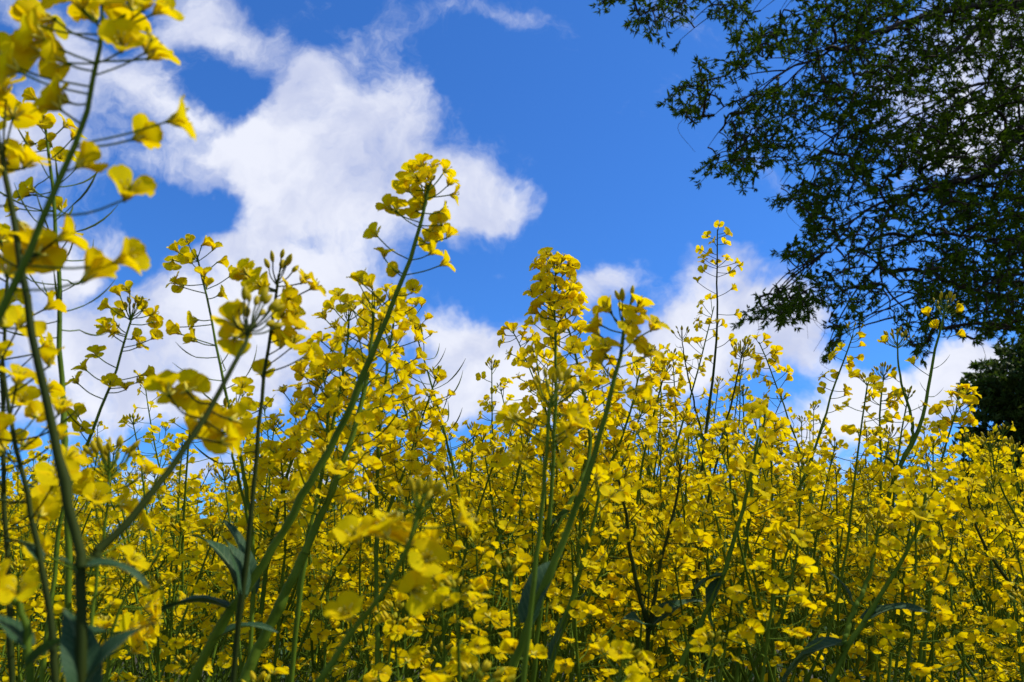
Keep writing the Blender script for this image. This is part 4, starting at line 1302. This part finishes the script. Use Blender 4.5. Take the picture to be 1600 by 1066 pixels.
while len(pts) < 7400:
    x = trng.uniform(900, 1750) if trng.random() < .85 else trng.uniform(1600, 2500)
    y = trng.uniform(-250, 600) if x < 1750 else trng.uniform(-800, 560)
    if trng.random() > (1.0 if y > -10 else .3): continue
    if not in_poly(x + trng.normal(0, 6), y + trng.normal(0, 6), TP): continue
    if trng.random() > fill_density(x, y): continue
    cl = math.sin(x * .061 + 1.3 * math.sin(y * .031)) + math.sin(y * .073 + 1.7 * math.sin(x * .027) + 2)
    sweep = math.sin((x * .55 + y * 1.0) * .045 + 1.2 * math.sin((x - y) * .013))
    cl = .55 * cl + .9 * sweep
    if x < 1560 and cl < trng.uniform(-1.1, .5) - .8 * (x > 1300): continue
    spread = np.interp(x, [920, 1150, 1400, 1700], [.5, .9, 1.5, 2.2])
    dmid = np.interp(x, [920, 1200, 1500, 2000], [6.8, 7.4, 8.2, 8.8])
    pts.append(px(x, y, dmid + trng.uniform(-1, 1) * spread))
pts = np.array(pts)
arr, par = grow(limb_nodes, pts, trng)
n0 = len(limb_nodes)
kids = np.zeros(len(arr), int)
for k in range(len(arr) - 1, n0 - 1, -1):
    kids[par[k]] += kids[k] + 1
tw, lf = sweeps, Geo()
for k in range(n0, len(arr)):
    a, b = arr[par[k]], arr[k]
    d = b - a; L = np.linalg.norm(d)
    off = trng.normal(0, .07 * L, 3) + np.array([0, 0, .10 * L])
    P = smooth_path([a, (a + b) / 2 + off, b], 4)
    r1 = .0030 + .0020 * math.sqrt(kids[k]); r0 = r1 + .0015
    V, F = tube(P, np.linspace(min(r0, .02), min(r1, .018), len(P)), 4); tw.add(V - base_t, F)
    # leaf tufts at the node and along the twig
    m = 1 + int(L / .16)
    for q in range(min(m, 5)):
        t = 1 - q * .16 / max(L, .16) * trng.uniform(.7, 1.2)
        if t < .15: break
        p = P[0] * (1 - t) ** 2 + 2 * t * (1 - t) * ((a + b) / 2 + off) + P[-1] * t * t + trng.normal(0, .012, 3)
        dd = unit(d / (L + 1e-6) + np.array([0, 0, -.35]) + trng.normal(0, .4, 3))
        V, F = spray(trng, dd, trng.uniform(.062, .090), int(trng.integers(7, 12)), .14)
        lf.add(V + p - base_t, F)
        if trng.random() < .5:
            V, F = spray(trng, dd, trng.uniform(.055, .08), int(trng.integers(6, 10)), .14)
            lf.add(V + p + trng.normal(0, .04, 3) - base_t, F)
# bare hanging twigs
for _ in range(150):
    k = int(trng.integers(n0, len(arr)))
    a = arr[k]; L = trng.uniform(.15, .5)
    P = smooth_path([a, a + (trng.normal(0, .08), trng.normal(0, .08), -L * .5), a + (trng.normal(0, .14), trng.normal(0, .1), -L)], 4)
    V, F = tube(P, np.linspace(.003, .0015, len(P)), 3); tw.add(V - base_t, F)
link("twigs", tw.mesh("twigs", [M_TWIG]), tree)
link("crown", lf.mesh("crown", [M_TLEAF], smooth=False), tree)

# second tree: dense dark crown low at the right edge, behind
base2 = px(1735, 1066, 13.0); base2[2] = 0
tree2 = thing("broadleaf_tree", base2, "dense dark tree low at the right edge, behind the field", "tree")
P2 = smooth_path([base2 - (0, 0, .2), base2 + (.1, 0, 1.5), base2 + (.2, .2, 4.6)], 6)
g = Geo(); V, F = tube(P2, np.linspace(.30, .05, len(P2)), 12); g.add(V - base2, F)
link("trunk", g.mesh("trunk", [M_BARK]), tree2)
TQ = [(1512, 850), (1508, 740), (1512, 690), (1530, 650), (1518, 610), (1548, 575), (1575, 545), (1600, 520), (1700, 480), (1850, 500), (1950, 640), (1950, 880), (1512, 880)]
pts = []
while len(pts) < 1900:
    x, y = trng.uniform(1490, 1960), trng.uniform(470, 890)
    if in_poly(x + trng.normal(0, 8), y + trng.normal(0, 8), TQ):
        pts.append(px(x, y, 13.0 + trng.uniform(-1, 1) * np.interp(x, [1500, 1650, 1800, 1950], [.4, 1.5, 1.5, .4])))
pts = np.array(pts)
arr, par = grow([(p, 0) for p in P2[5:]], pts, trng)
n0 = len(P2[5:])
tw, lf = Geo(), Geo()
for k in range(n0, len(arr)):
    a, b = arr[par[k]], arr[k]; d = b - a; L = np.linalg.norm(d)
    P = smooth_path([a, (a + b) / 2 + trng.normal(0, .06 * L, 3), b], 2)
    V, F = tube(P, np.linspace(.010, .006, len(P)), 3); tw.add(V - base2, F)
    for q in range(4):
        V, F = spray(trng, unit(trng.normal(0, 1, 3)), trng.uniform(.11, .17), 12, .2); lf.add(V + b + trng.normal(0, .11, 3) - base2, F)
link("branches", tw.mesh("branches", [M_TWIG]), tree2)
link("crown", lf.mesh("crown", [M_TLEAF2], smooth=False), tree2)
print("plants", cnt + N_HERO, "objects", len(bpy.data.objects))
